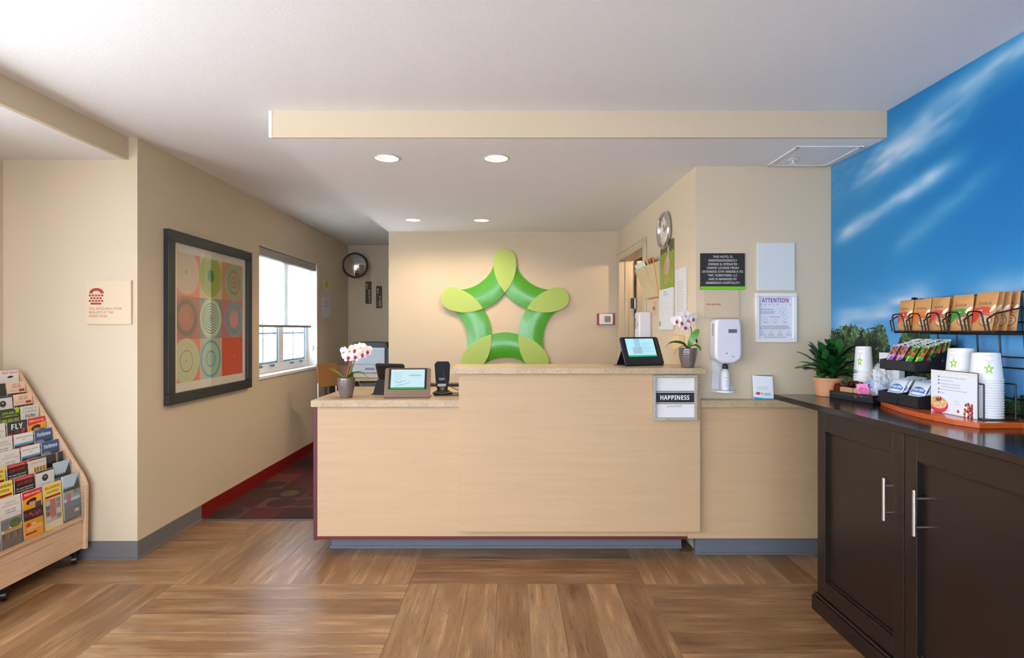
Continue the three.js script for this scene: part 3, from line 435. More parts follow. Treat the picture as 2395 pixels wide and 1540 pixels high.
{ // survey card stand on the wall counter (its code square is left out)
  const d = 3.2, t = thing('card_stand', 'small white card stand with red heart leaning on counter', 'card stand', [pX(1786, d), LOW, -d]);
  const card = part(t, 'card', lb(0.117, 0.142, 0.003, 0.001, 0, 0.071, 0), WHITE); card.rotation.x = -0.12;
  const g0 = new THREE.PlaneGeometry(0.116, 0.141); g0.translate(0, 0.071, 0.0021);
  const f = part(t, 'printed_face', g0, print(384, 468, (g) => {
    g.fillStyle = '#eef0f2'; g.fillRect(0, 0, 384, 468); g.fillStyle = '#2e7f99'; g.beginPath(); g.moveTo(0, 0); g.lineTo(384, 0); g.lineTo(384, 22); g.lineTo(90, 12); g.fill(); g.fillStyle = '#3f9cc4'; g.beginPath(); g.moveTo(0, 418); g.lineTo(230, 444); g.lineTo(384, 448); g.lineTo(384, 468); g.lineTo(0, 468); g.fill();
    g.fillStyle = '#aab'; for (let k = 0; k < 4; k++) g.fillRect(60 + k * 8, 222 + k * 18, 250 - k * 16, 4);
    g.fillStyle = '#2d7f8f'; g.font = 'bold 52px sans-serif'; g.fillText('I', 30, 376); g.fillText('VE', 134, 376, 58); g.fillText('DEDE', 204, 384, 130); g.fillStyle = '#e2403a'; g.beginPath(); g.moveTo(66, 378); g.bezierCurveTo(34, 330, 66, 300, 86, 330); g.bezierCurveTo(112, 304, 144, 340, 122, 376); g.fill(); g.fillStyle = '#c99'; g.fillRect(140, 398, 180, 5);
  }, 0.3)); f.rotation.x = -0.12;
  part(t, 'foot', lb(0.117, 0.003, 0.05, 0.001, 0, 0.0015, -0.015), CLEAR);
}
// sanitizer dispenser with drip tray, and the bottle standing in it
function dispenserBody(t, w, h, dep) {
  const S = new THREE.Shape(); const a = w / 2; S.moveTo(-a * 0.82, 0); S.quadraticCurveTo(-a, 0.01, -a, 0.05); S.lineTo(-a * 0.97, h - 0.05); S.quadraticCurveTo(-a * 0.95, h, -a * 0.7, h); S.lineTo(a * 0.7, h); S.quadraticCurveTo(a * 0.95, h, a * 0.97, h - 0.05); S.lineTo(a, 0.05); S.quadraticCurveTo(a, 0.01, a * 0.82, 0); S.lineTo(0.03, -0.018); S.lineTo(-0.03, -0.018); S.lineTo(-a * 0.82, 0);
  const g = new THREE.ExtrudeGeometry(S, { depth: dep - 0.028, bevelEnabled: true, bevelSize: 0.016, bevelThickness: 0.014, bevelOffset: -0.016, bevelSegments: 5, curveSegments: 10 }); g.translate(0, 0, 0.014);
  part(t, 'housing', g, M('#dcd9df', 0.28));
}
{
  const d = DW, t = thing('sanitizer_dispenser', 'white wall dispenser with drip tray under the beige sign', 'dispenser', [pX(1689, d), pY(841, d), -d]);
  dispenserBody(t, 0.156, 0.238, 0.1);
  part(t, 'window', lb(0.05, 0.022, 0.004, 0.002, 0.022, 0.168, 0.1), M('#6a6a70', 0.15)); part(t, 'window', lb(0.004, 0.075, 0.012, 0.002, -0.077, 0.175, 0.06), M('#7a7a78', 0.2));
  part(t, 'sensor', merge([lb(0.007, 0.005, 0.003, 0, -0.012, 0.04, 0.1), lb(0.006, 0.005, 0.003, 0, 0.024, 0.022, 0.1)]), BLACK);
  const S = new THREE.Shape(); S.moveTo(-0.06, 0.008); S.lineTo(0.03, 0.008); S.lineTo(0.03, -0.06); S.quadraticCurveTo(0.036, -0.13, 0.07, -0.178); S.lineTo(-0.068, -0.178); S.quadraticCurveTo(-0.06, -0.1, -0.06, 0.008);
  part(t, 'back_plate', new THREE.ExtrudeGeometry(S, { depth: 0.005, bevelEnabled: false }), M('#d6d8d6', 0.4));
  const tr = new THREE.Shape(); tr.absellipse(0, 0, 0.07, 0.1, Math.PI, Math.PI * 2); const tg = new THREE.ExtrudeGeometry(tr, { depth: 0.007, bevelEnabled: true, bevelSize: 0.002, bevelThickness: 0.002, bevelSegments: 2, curveSegments: 28 }); tg.rotateX(-Math.PI / 2); tg.translate(0, -0.187, 0);
  part(t, 'drip_tray', tg, M('#dfe1df', 0.35));
  const b = thing('sanitizer_bottle', 'white bottle with black cap standing in the drip tray', 'bottle', [pX(1689, d) - 0.0, pY(841, d) - 0.178, -d + 0.045]);
  part(b, 'body', lathe([[0, 0], [0.024, 0], [0.0265, 0.003], [0.0265, 0.095], [0.024, 0.108], [0.013, 0.12], [0.012, 0.126], [0, 0.126]], 32), M('#dedce0', 0.35));
  part(b, 'cap', lathe([[0, 0.126], [0.016, 0.126], [0.017, 0.14], [0.012, 0.152], [0.0085, 0.156], [0, 0.156]], 28), M('#20262a', 0.35)); part(b, 'nozzle', lathe([[0, 0.156], [0.008, 0.156], [0.0075, 0.17], [0, 0.17]], 20), WHITE);
  const lg = new THREE.CylinderGeometry(0.02685, 0.02685, 0.075, 28, 1, true, -0.9, 1.8); lg.translate(0, 0.05, 0); part(b, 'label', lg, print(256, 256, (g) => { g.fillStyle = '#e6e4e8'; g.fillRect(0, 0, 256, 256); g.fillStyle = '#5a6478'; g.beginPath(); g.arc(60, 40, 14, 0, 7); g.fill(); g.font = '30px sans-serif'; g.fillText('sanitizer', 84, 52, 130); g.fillStyle = '#aab0bb'; for (let k = 0; k < 9; k++) g.fillRect(50, 84 + k * 18, 150 - (k % 3) * 24, 5); }));
}
// thermostat in a clear cover on the emblem wall
{
  const d = DB, t = thing('thermostat', 'white thermostat with red ends in a clear cover', 'thermostat', [pX(1417, d), pY(747, d), -d]);
  part(t, 'red_plate', lb(0.18, 0.115, 0.006, 0.002, 0, 0, 0.003), M('#b3262d', 0.4)); part(t, 'body', lb(0.135, 0.105, 0.022, 0.008, 0, 0, 0.018), WHITE); part(t, 'display', lb(0.06, 0.06, 0.003, 0.001, 0.012, 0, 0.03), M('#7d8a80', 0.25));
  const c = lb(0.25, 0.14, 0.045, 0.008, 0, 0, 0.0235); part(t, 'clear_cover', c, MP('#ffffff', 0.05, { transmission: 0.97, thickness: 0, ior: 1.3 }));
}

// ---------------------------------------------------------------- things on the left wall
{ // framed print
  const t = thing('framed_print', 'dark framed print of nine coloured circles on the side wall', 'picture', [LX, 1.393, -3.925]); t.rotation.y = Math.PI / 2;
  const W = 1.085, H = 1.095, f = 0.068, z = 0.035, FR = M('#2b2d2f', 0.35);
  part(t, 'frame', merge([lb(W, f, z, 0.004, 0, H / 2 - f / 2, z / 2), lb(W, f, z, 0.004, 0, -H / 2 + f / 2, z / 2), lb(f, H - 2 * f, z, 0.004, -W / 2 + f / 2, 0, z / 2), lb(f, H - 2 * f, z, 0.004, W / 2 - f / 2, 0, z / 2)]), FR);
  const g0 = new THREE.PlaneGeometry(W - 2 * f, H - 2 * f); g0.translate(0, 0, 0.012);
  part(t, 'print_sheet', g0, print(1024, 1024, (g, w, h) => {
    g.fillStyle = '#dcd6c6'; g.fillRect(0, 0, w, h); g.save(); g.beginPath(); g.rect(52, 60, 920, 902); g.clip();
    const bg = [['#e0705a', '#d3c08a', '#c98a58'], ['#a85a44', '#8f8c93', '#b8756f'], ['#dd6a40', '#c8b49a', '#cf4a26']], cx = [165, 480, 830], cy = [190, 510, 815], cw = [[52, 330], [330, 640], [640, 972]], chh = [[60, 360], [360, 660], [660, 962]];
    bg.forEach((r, j) => r.forEach((c, i) => { g.fillStyle = c; g.fillRect(cw[i][0], chh[j][0], cw[i][1] - cw[i][0], chh[j][1] - chh[j][0]); }));
    const disc = (x, y, r, c) => { g.fillStyle = c; g.beginPath(); g.arc(x, y, r, 0, 7); g.fill(); }, ring = (x, y, r, wd, c) => { g.strokeStyle = c; g.lineWidth = wd; g.beginPath(); g.arc(x, y, r, 0, 7); g.stroke(); };
    disc(cx[0], cy[0], 158, '#cbb79b'); for (let k = 0; k < 6; k++) ring(cx[0], cy[0], 40 + k * 18, 2, '#bfa98c'); disc(cx[0], cy[0], 18, '#74b52c');
    disc(cx[1], cy[0], 160, '#a3b434'); disc(cx[1], cy[0], 120, '#9aab2c'); disc(cx[1], cy[0], 46, '#2c8a34');
    for (const [r, c] of [[150, '#a9a87a'], [126, '#8fae86'], [100, '#b07a48'], [78, '#8fae86'], [52, '#b07a48'], [30, '#9aa878'], [14, '#b5673a']]) disc(cx[2], cy[0] + 20, r, c);
    disc(cx[0], cy[1], 150, '#9a5140'); ring(cx[0], cy[1], 112, 34, '#55483d'); disc(cx[0], cy[1], 92, '#a65641'); disc(cx[0], cy[1], 30, '#c25a44');
    disc(cx[1], cy[1], 150, '#b9d5a8'); disc(cx[1], cy[1], 126, '#c6e0bd'); for (const r of [112, 92, 72, 52, 32, 16]) ring(cx[1], cy[1], r, 8, '#5c7768'); disc(cx[1], cy[1], 7, '#33443c');
    disc(cx[2], cy[1], 150, '#9d928f'); ring(cx[2], cy[1], 110, 36, '#6f97a2'); disc(cx[2], cy[1], 70, '#c98d8a');
    disc(cx[0], cy[2], 160, '#bcc28f'); ring(cx[0], cy[2], 122, 3, '#a8ae78'); ring(cx[0], cy[2], 74, 6, '#5e7048'); disc(cx[0], cy[2], 6, '#55643f');
    disc(cx[1], cy[2], 158, '#a9c5a0'); ring(cx[1], cy[2], 132, 20, '#5f9fb8'); ring(cx[1], cy[2], 58, 15, '#5f9fb8'); ring(cx[1], cy[2], 26, 6, '#7fb0b4');
    for (const r of [140, 100, 62]) ring(cx[2], cy[2], r, 10, '#e0521e'); disc(cx[2], cy[2], 14, '#d98a4a');
    g.restore();
  }, 0.7));
  const gl = lb(W - 2 * f, H - 2 * f, 0.003, 0, 0, 0, 0.017); part(t, 'glazing', gl, PANE);
}
{
  const t = thing('sticky_note', 'small yellow note taped beside the office window', 'note', [LX, pY(667, 6.35), -6.35]); t.rotation.y = Math.PI / 2;
  part(t, 'sheet', lb(0.19, 0.1, 0.002, 0, 0, 0, 0.001), M('#d8d4c8', 0.8)); part(t, 'yellow_patch', lb(0.14, 0.075, 0.001, 0, 0.0, 0.005, 0.0025), M('#d8c21c', 0.8));
  const p = thing('paper_notice', 'white paper with small print below the yellow note', 'note', [LX, pY(720, 6.35), -6.35]); p.rotation.y = Math.PI / 2;
  part(p, 'sheet', lb(0.25, 0.23, 0.002, 0, 0, 0, 0.001), M('#d4d6d8', 0.8)); const g0 = new THREE.PlaneGeometry(0.22, 0.21); g0.translate(0, 0, 0.0026); part(p, 'printed_face', g0, print(128, 128, (g) => { g.fillStyle = '#d9dbde'; g.fillRect(0, 0, 128, 128); g.fillStyle = '#888c92'; for (let k = 0; k < 4; k++) g.fillRect(14, 12 + k * 9, 90, 3); g.fillRect(0, 52, 128, 4); }));
}
{ // convex mirror in the corner
  const d = 7.0, r = 28.5 * d / F, t = thing('convex_mirror', 'round convex security mirror with black rim in the corner', 'mirror', [pX(831, d), pY(621, d), -d]); t.rotation.y = 0.12;
  const prof = []; for (let k = 0; k <= 14; k++) { const a = k / 14; prof.push([r * 0.94 * a, 0.05 * (1 - a * a) + 0.012]); } prof.push([r * 0.94, 0.008], [0, 0.008]);
  const g = lathe(prof, 48); g.rotateX(Math.PI / 2); part(t, 'mirror', g, M('#e8e8e8', 0.03, { metalness: 1 }));
  const tr = new THREE.TorusGeometry(r * 0.97, 0.012, 12, 48); tr.translate(0, 0, 0.012); part(t, 'rim', tr, BLACK);
  const br = rod([0, 0, 0.008], [0, 0, -0.14], 0.012); part(t, 'bracket', br, BLACK);
}
function plaque(x, y0, y1, letters, ink, label) {
  const d = DA, h = y1 - y0, t = thing('hanging_plaque', label, 'plaque', [x, y0, -d], { group: 'hanging word plaques' });
  part(t, 'board', lb(0.075, h, 0.014, 0.002, 0, h / 2, 0.008), M('#3d3419', 0.7));
  const g0 = new THREE.PlaneGeometry(0.073, h - 0.002); g0.translate(0, h / 2, 0.0156);
  part(t, 'painted_face', g0, print(128, 512, (g) => { g.fillStyle = '#463a1c'; g.fillRect(0, 0, 128, 512); for (let k = 0; k < 60; k++) { g.fillStyle = rnd() < 0.5 ? 'rgba(20,14,4,0.4)' : 'rgba(110,92,40,0.3)'; g.fillRect(rnd(0, 128), rnd(0, 512), 3, rnd(20, 90)); } if (ink) for (let k = 0; k < 30; k++) { g.fillStyle = ['#a8862a', '#7c8a28', '#96402c'][k % 3]; g.fillRect(rnd(0, 110), rnd(320, 500), 14, 12); } g.fillStyle = '#d9d3c4'; g.font = 'bold 62px sans-serif'; g.textAlign = 'center'; letters.forEach(([c, px, py]) => g.fillText(c, px, py)); }));
  part(t, 'cord', wire([[-0.025, h, 0.008], [0, h + 0.09, 0.004], [0.025, h, 0.008]], 0.0018), M('#8d8468', 0.8));
}
plaque(pX(862, DA), pY(711, DA), pY(659, DA), [['B', 34, 100], ['E', 34, 165], ['B', 84, 240], ['R', 86, 302], ['A', 90, 364], ['V', 90, 426], ['E', 92, 488]], false, 'dark wooden hanging plaque reading be brave');
plaque(pX(887, DA), pY(721.5, DA), pY(670, DA), [['B', 40, 100], ['E', 40, 165], ['K', 84, 270], ['I', 86, 332], ['N', 88, 394], ['D', 88, 456]], true, 'dark wooden hanging plaque reading be kind with painted flowers');

// ---------------------------------------------------------------- things on the return wall (each group looks toward -x)
function sideThing(name, label, cat, px, py, off = 0) { const d = 1.075 * F / (px - 1197.5), t = thing(name, label, cat); onSide(t, -off, pY(py, d), d); t.rotation.y -= Math.PI / 2; return t; }   // local +x runs toward the emblem wall... local z off the wall
{
  const t = sideThing('wall_clock', 'round silver-rimmed wall clock above the calendar', 'clock', 1557, 540);
  const r = 0.13, rim = lathe([[r * 0.8, 0.012], [r * 0.82, 0.03], [r * 0.9, 0.038], [r, 0.028], [r, 0.004], [r * 0.8, 0.004]], 56); rim.rotateX(Math.PI / 2); part(t, 'rim', rim, M('#c4c2bd', 0.25, { metalness: 0.8 }));
  const fg = new THREE.CircleGeometry(r * 0.83, 48); fg.translate(0, 0, 0.014);
  part(t, 'face', fg, print(512, 512, (g) => { g.fillStyle = '#e3d8c2'; g.fillRect(0, 0, 512, 512); g.fillStyle = '#3a352e'; g.font = 'bold 46px sans-serif'; g.textAlign = 'center'; for (let k = 1; k <= 12; k++) { const a = k * Math.PI / 6; g.fillText(String(k), 256 + Math.sin(a) * 205, 272 - Math.cos(a) * 205); } }, 0.3));
  const hand = (a, l, w) => { const g = lb(w, l, 0.002, 0, 0, l / 2 - 0.01, 0.018); g.rotateZ(-a); return g; };
  part(t, 'hour_hand', hand(-0.35, 0.055, 0.006), M('#4a443c', 0.5)); part(t, 'minute_hand', hand(1.15, 0.08, 0.004), M('#4a443c', 0.5));
  const back = cyl(r * 0.82, r * 0.82, 0.008); back.rotateX(Math.PI / 2); part(t, 'back', back.translate(0, 0, 0.002), WHITE);
}
{
  const t = sideThing('wall_calendar', 'wall calendar with a llama photo above its month sheet', 'calendar', 1559, 676);
  const d = 3.78, w = 0.31, h1 = (677 - 565) * d / F, h2 = (773 - 677) * d / F;
  const p1 = lb(w, h1, 0.003, 0, 0, h1 / 2, 0.003), p2 = lb(w, h2, 0.012, 0.001, 0, -h2 / 2, 0.008);
  part(t, 'photo_page', p1, M('#7c8a3c', 0.5)); part(t, 'month_pad', p2, M('#cfd2d6', 0.6));
  const f1 = new THREE.PlaneGeometry(w, h1); f1.translate(0, h1 / 2, 0.0052); part(t, 'photo_face', f1, print(384, 400, (g) => {
    const q = g.createLinearGradient(0, 0, 0, 400); g.fillStyle = '#8da030'; g.fillRect(0, 0, 384, 400); g.fillStyle = '#6a5f48'; g.fillRect(0, 0, 384, 90); for (let k = 0; k < 500; k++) { g.fillStyle = ['rgba(120,150,40,0.5)', 'rgba(80,110,30,0.5)', 'rgba(170,180,60,0.4)'][k % 3]; g.fillRect(rnd(0, 384), rnd(80, 400), 8, 20); } for (let k = 0; k < 90; k++) { g.fillStyle = 'rgba(60,70,40,0.5)'; g.fillRect(rnd(0, 384), rnd(0, 90), 20, 14); }
    const e = (x, y, a, b, c) => { g.fillStyle = c; g.beginPath(); g.ellipse(x, y, a, b, 0, 0, 7); g.fill(); }; e(200, 200, 70, 76, '#c3a394'); e(150, 220, 40, 60, '#b8917c'); g.fillStyle = '#cdb79a'; g.fillRect(218, 60, 34, 130); e(232, 60, 24, 30, '#cfc0a2'); g.fillStyle = '#b59a78'; g.fillRect(150, 250, 26, 110); g.fillRect(216, 250, 24, 100);
  }, 0.35));
  const f2 = new THREE.PlaneGeometry(w, h2); f2.translate(0, -h2 / 2, 0.0146); part(t, 'month_face', f2, print(384, 330, (g) => { g.fillStyle = '#dadde0'; g.fillRect(0, 0, 384, 330); g.fillStyle = '#9aa0a8'; g.fillRect(150, 22, 70, 10); g.fillRect(130, 44, 150, 6); g.strokeStyle = '#b9bec6'; for (let r = 0; r <= 5; r++) { g.beginPath(); g.moveTo(10, 70 + r * 46); g.lineTo(374, 70 + r * 46); g.stroke(); } for (let c = 0; c <= 7; c++) { g.beginPath(); g.moveTo(10 + c * 52, 70); g.lineTo(10 + c * 52, 300); g.stroke(); } g.fillStyle = '#6a7a40'; g.fillRect(14, 262, 34, 40); }, 0.6));
}
{
  const t = sideThing('paper_sheet', 'long white printed sheet pinned beside the calendar', 'paper', 1590, 690); const d = 3.5;
  part(t, 'sheet', lb(0.22, 0.34, 0.003, 0, 0, 0, 0.004), M('#d9d7d2', 0.7)); const f = new THREE.PlaneGeometry(0.215, 0.335); f.translate(0, 0, 0.0062);
  part(t, 'printed_face', f, print(256, 384, (g) => { g.fillStyle = '#dcdad6'; g.fillRect(0, 0, 256, 384); g.fillStyle = '#b3b0ad'; for (let k = 0; k < 22; k++) g.fillRect(24, 90 + k * 13, 150 + (k * 37) % 60, 4); g.strokeStyle = '#b9a88c'; g.lineWidth = 5; g.beginPath(); g.arc(60, 50, 24, 0, 5); g.stroke(); }));
}
{
  const t = sideThing('file_pocket', 'tan wall file pocket stuffed with folders beside the doorway', 'file holder', 1530, 690); const w = 0.3;
  const S = new THREE.Shape(); S.moveTo(0, 0); S.lineTo(0.02, 0); S.lineTo(0.11, 0.22); S.lineTo(0, 0.26);
  const sd = (x) => { const g = new THREE.ExtrudeGeometry(S, { depth: 0.004, bevelEnabled: false }); g.rotateY(-Math.PI / 2); g.translate(x, -0.02, 0.002); return g; };
  part(t, 'pocket_side', sd(w / 2), M('#d4bd8e', 0.4)); part(t, 'pocket_side', sd(-w / 2 + 0.004), M('#d4bd8e', 0.4));
  const fr = lb(w, 0.24, 0.004, 0, 0, 0.12, 0); fr.rotateX(0.385); fr.translate(0, -0.02, 0.022); part(t, 'pocket_front', fr, M('#d9c596', 0.4));
  for (let k = 0; k < 4; k++) { const g = lb(w - 0.03 + (k % 2) * 0.012, 0.27 + k * 0.01, 0.006, 0.001, (k % 2) * 0.01, 0.135, 0); g.rotateX(0.36 - k * 0.07); g.translate(0, -0.015, 0.02 - k * 0.004); part(t, 'folder', g, M(['#e6e8ec', '#dcb478', '#df9a58', '#d88a48'][k], 0.7)); }
}
{
  const t = sideThing('switch_plate', 'beige light switch plate with a red indicator', 'switch', 1530, 722); part(t, 'plate', lb(0.1, 0.1, 0.006, 0.002, 0, 0, 0.003), M('#cdb48c', 0.5)); part(t, 'toggle', lb(0.012, 0.025, 0.012, 0.002, 0.025, 0, 0.01), M('#b5573f', 0.5));
}
{
  const t = sideThing('soap_dispenser', 'white wall dispenser beside the doorway with grey window', 'dispenser', 1519, 790); t.position.y -= 0.02; dispenserBody(t, 0.14, 0.22, 0.1); part(t, 'window', lb(0.024, 0.085, 0.004, 0.002, -0.03, 0.13, 0.1), M('#6d6c72', 0.2));
  part(t, 'label', lb(0.03, 0.03, 0.003, 0.001, 0.035, 0.12, 0.1), M('#9a9aa2', 0.3));
}
{
  const t = sideThing('outlet_box', 'beige surface outlet box behind the orchid pot', 'outlet', 1590, 806); part(t, 'box', lb(0.12, 0.12, 0.045, 0.006, 0, 0, 0.0225), M('#d8b98a', 0.5)); part(t, 'cover_plate', lb(0.09, 0.06, 0.004, 0.002, 0, 0.0, 0.046), M('#e0c69c', 0.5));
}
// ---------------------------------------------------------------- orchids in ribbed pots
const POT = MP('#6f6058', 0.22, { clearcoat: 0.5 }), PETALW = MP('#f4ebe4', 0.6, { transmission: 0.12, thickness: 0 }), PETALY = MP('#f6e9d6', 0.6, { transmission: 0.12, thickness: 0 }), LIP = M('#a01850', 0.5), ORLEAF = MP('#4f8a1e', 0.35, { clearcoat: 0.3 }), ORLEAF2 = MP('#2f7a1c', 0.35, { clearcoat: 0.3 });
function orchidFlower(parent, x, y, z, r, turn, tilt, mat, face = 1) {
  const list = [], fl = [];
  for (let k = 0; k < 5; k++) { const a = Math.PI / 2 + k * Math.PI * 0.4, wide = k === 1 || k === 4 ? 0.62 : 0.36, L = r * (k === 1 || k === 4 ? 1.05 : 0.95), g = new THREE.SphereGeometry(1, 14, 8); g.scale(L * 0.52, L * wide * 0.9, r * 0.06); const p = g.attributes.position; for (let i = 0; i < p.count; i++) { const q = p.getX(i) / L + 0.52; p.setZ(i, p.getZ(i) + 0.16 * r * q * q); } g.translate(L * 0.5, 0, 0); g.rotateZ(a); g.computeVertexNormals(); list.push(g); }
  const o = merge(list); const m = part(parent, 'flower', o, mat); m.position.set(x, y, z); m.rotation.set(tilt, turn, rnd(-0.3, 0.3));
  const lip = new THREE.SphereGeometry(1, 12, 8); lip.scale(r * 0.26, r * 0.34, r * 0.26); lip.translate(0, -r * 0.28, r * 0.22); const lip2 = new THREE.ConeGeometry(r * 0.16, r * 0.3, 10); lip2.rotateX(Math.PI * 0.8); lip2.translate(0, -r * 0.5, r * 0.3); part(m, 'lip', merge([lip, lip2]), LIP);
  const col = new THREE.SphereGeometry(r * 0.1, 8, 6); col.translate(0, 0.05 * r, r * 0.25); part(m, 'column', col, M('#e8d060', 0.5)); return m;
}
function pot(t, h = 0.12) { const pr = [[0, 0], [0.033, 0], [0.036, 0.003]]; for (let k = 0; k <= 24; k++) { const v = k / 24; pr.push([0.036 + 0.016 * Math.sin(v * Math.PI * 0.55) + 0.0008 * Math.sin(k * 2.1), 0.004 + v * (h - 0.006)]); } pr.push([0.0505, h], [0.0485, h], [0.046, h - 0.012], [0, h - 0.012]); part(t, 'pot', lathe(pr, 48), POT); part(t, 'bark', cyl(0.044, 0.045, 0.004, 0, h - 0.0115, 0, 24), M('#3a281b', 0.9)); }
{
  const t = thing('potted_orchid', 'pink-white orchid in ribbed taupe pot on low counter', 'orchid', [-0.994, LOW, -3.29]); pot(t);
  part(t, 'stem', tube([[0.0, 0.105, 0], [0.012, 0.16, 0.005], [0.03, 0.22, 0.0], [0.05, 0.262, 0]], 0.0032), M('#9a5a2a', 0.5)); part(t, 'stem', tube([[0.012, 0.105, -0.01], [0.03, 0.17, -0.01], [0.055, 0.235, -0.01], [0.1, 0.288, 0], [0.13, 0.29, 0]], 0.0028), M('#8d6a3c', 0.5));
  part(t, 'stake', rod([0.005, 0.1, -0.012], [0.04, 0.25, -0.012], 0.0018), M('#b9a06a', 0.6));
  part(t, 'leaf', blade([[0, 0.115, 0], [-0.04, 0.15, 0.01], [-0.075, 0.172, 0.015], [-0.1, 0.178, 0.02]], 0.02, [0.3, 0.4, 1]), MP('#7fa424', 0.35, { clearcoat: 0.3 })); part(t, 'leaf', blade([[0, 0.115, 0], [0.05, 0.148, 0.02], [0.095, 0.15, 0.02], [0.13, 0.125, 0.02], [0.14, 0.11, 0.02]], 0.019, [0, 0.35, 1]), ORLEAF);
  part(t, 'leaf', blade([[0, 0.113, 0.01], [-0.035, 0.128, 0.03], [-0.065, 0.115, 0.04], [-0.078, 0.092, 0.045]], 0.011, [0, 0.3, 1]), ORLEAF2); part(t, 'leaf', blade([[0.01, 0.113, 0.01], [0.05, 0.128, 0.03], [0.085, 0.1, 0.04], [0.105, 0.07, 0.045]], 0.009, [0, 0.3, 1]), ORLEAF);
  for (const [x, y, z, a, b, m] of [[-0.002, 0.275, 0.02, -0.5, 0, 0], [0.022, 0.248, 0.035, 0.1, -0.2, 1], [0.055, 0.29, 0.02, 0.4, 0, 1], [0.062, 0.25, 0.03, 0.3, -0.3, 0], [0.088, 0.3, 0.01, 0.2, 0.1, 0], [0.098, 0.265, 0.025, 0.5, -0.1, 0], [0.125, 0.283, 0.01, 0.7, 0, 0]]) orchidFlower(t, x, y, z, 0.035, a, b, m ? PETALY : PETALW);
}
{
  const t = thing('potted_orchid', 'white orchid in ribbed taupe pot beside the black tablet', 'orchid', [1.022, HI, -3.19]); pot(t, 0.112);
  part(t, 'stem', tube([[0.0, 0.1, 0], [0.012, 0.16, 0.005], [0.022, 0.21, 0.0], [0.005, 0.255, 0.005], [-0.035, 0.28, 0.01], [-0.07, 0.275, 0.01]], 0.003), M('#6d5a44', 0.5));
  part(t, 'leaf', blade([[0, 0.11, 0], [-0.03, 0.14, 0.02], [-0.075, 0.152, 0.03], [-0.115, 0.145, 0.03], [-0.14, 0.115, 0.03]], 0.017, [0, 0.4, 1], { tip: 0.3 }), ORLEAF2); part(t, 'leaf', blade([[0.005, 0.11, 0], [0.015, 0.15, 0.015], [0.035, 0.19, 0.02], [0.058, 0.222, 0.02]], 0.02, [1, -0.4, 0.6], { tip: 0.1 }), ORLEAF);
  part(t, 'leaf', blade([[0, 0.11, 0.01], [-0.035, 0.128, 0.04], [-0.075, 0.11, 0.05], [-0.095, 0.07, 0.05]], 0.008, [0, 0.3, 1]), ORLEAF2); part(t, 'leaf', blade([[0.005, 0.112, 0.01], [0.03, 0.128, 0.03], [0.052, 0.12, 0.035], [0.064, 0.095, 0.035]], 0.014, [0, 0.3, 1]), ORLEAF2); part(t, 'leaf', blade([[0.008, 0.112, -0.01], [0.03, 0.15, -0.01], [0.046, 0.165, -0.01], [0.055, 0.14, 0.0]], 0.012, [0.3, 0.3, 1]), M('#3e1f22', 0.5));
  for (const [x, y, z, a, b] of [[-0.075, 0.272, 0.03, -0.3, 0.1], [-0.045, 0.287, 0.02, 0, 0], [-0.02, 0.3, 0.01, 0.1, -0.2], [-0.05, 0.262, 0.035, 0, 0], [-0.01, 0.27, 0.03, 0.2, 0.1], [0.02, 0.285, 0.02, 0.4, 0], [-0.028, 0.238, 0.035, 0.1, 0.3]]) orchidFlower(t, x, y, z, 0.032, a, b, PETALW);
}

// ---------------------------------------------------------------- tablets on bent steel stands
function roundRectShape(w, h, r) { const s = new THREE.Shape(), a = w / 2, b = h / 2; s.moveTo(-a + r, -b); s.lineTo(a - r, -b); s.absarc(a - r, -b + r, r, -Math.PI / 2, 0); s.lineTo(a, b - r); s.absarc(a - r, b - r, r, 0, Math.PI / 2); s.lineTo(-a + r, b); s.absarc(-a + r, b - r, r, Math.PI / 2, Math.PI); s.lineTo(-a, -b + r); s.absarc(-a + r, -b + r, r, Math.PI, Math.PI * 1.5); return s; }
function tabletStand(name, label, pos, turn, metal, lean, draw, { w = 0.27, h = 0.178, sw = 0.2, shh = 0.118, up = 0.022, glow = 0.75 } = {}) {
  const t = thing(name, label, 'tablet', pos); t.rotation.y = turn;
  const S = roundRectShape(w, h, 0.012); const hole = roundRectShape(sw + 0.028, shh + 0.012, 0.004); S.holes.push(new THREE.Path(hole.getPoints(6).map((p) => new THREE.Vector2(p.x, p.y + up)).reverse()));
  const tilt = (m) => { m.rotation.x = -lean; m.position.y = 0.006; return m; };
  const g = new THREE.ExtrudeGeometry(S, { depth: 0.008, bevelEnabled: true, bevelSize: 0.001, bevelThickness: 0.001, bevelSegments: 1 }); g.translate(0, h / 2, 0); tilt(part(t, 'frame', metal && g, metal));
  const gl = lb(sw + 0.027, shh + 0.011, 0.007, 0.001, 0, h / 2 + up, 0.002); const scr = tilt(part(t, 'bezel', gl, M('#0b0b0d', 0.08)));
  const pg = new THREE.PlaneGeometry(sw, shh); pg.translate(0, h / 2 + up, 0.0059); const tex = canvas(640, 384, draw);
  part(scr, 'screen', pg, new THREE.MeshStandardMaterial({ color: '#000000', roughness: 0.08, emissive: '#ffffff', emissiveMap: tex, emissiveIntensity: glow }));
  part(t, 'base_plate', lb(w, 0.005, 0.13, 0.001, 0, 0.0028, -0.06), metal); const sp = lb(w * 0.9, 0.1, 0.004, 0.001, 0, 0.05, 0); sp.rotateX(0.55); sp.translate(0, 0.004, -0.12); part(t, 'back_brace', sp, metal);
  return t;
}
const BRONZE = M('#6f5b48', 0.38, { metalness: 0.35 }), TBLACK = M('#26262a', 0.4, { metalness: 0.2 });
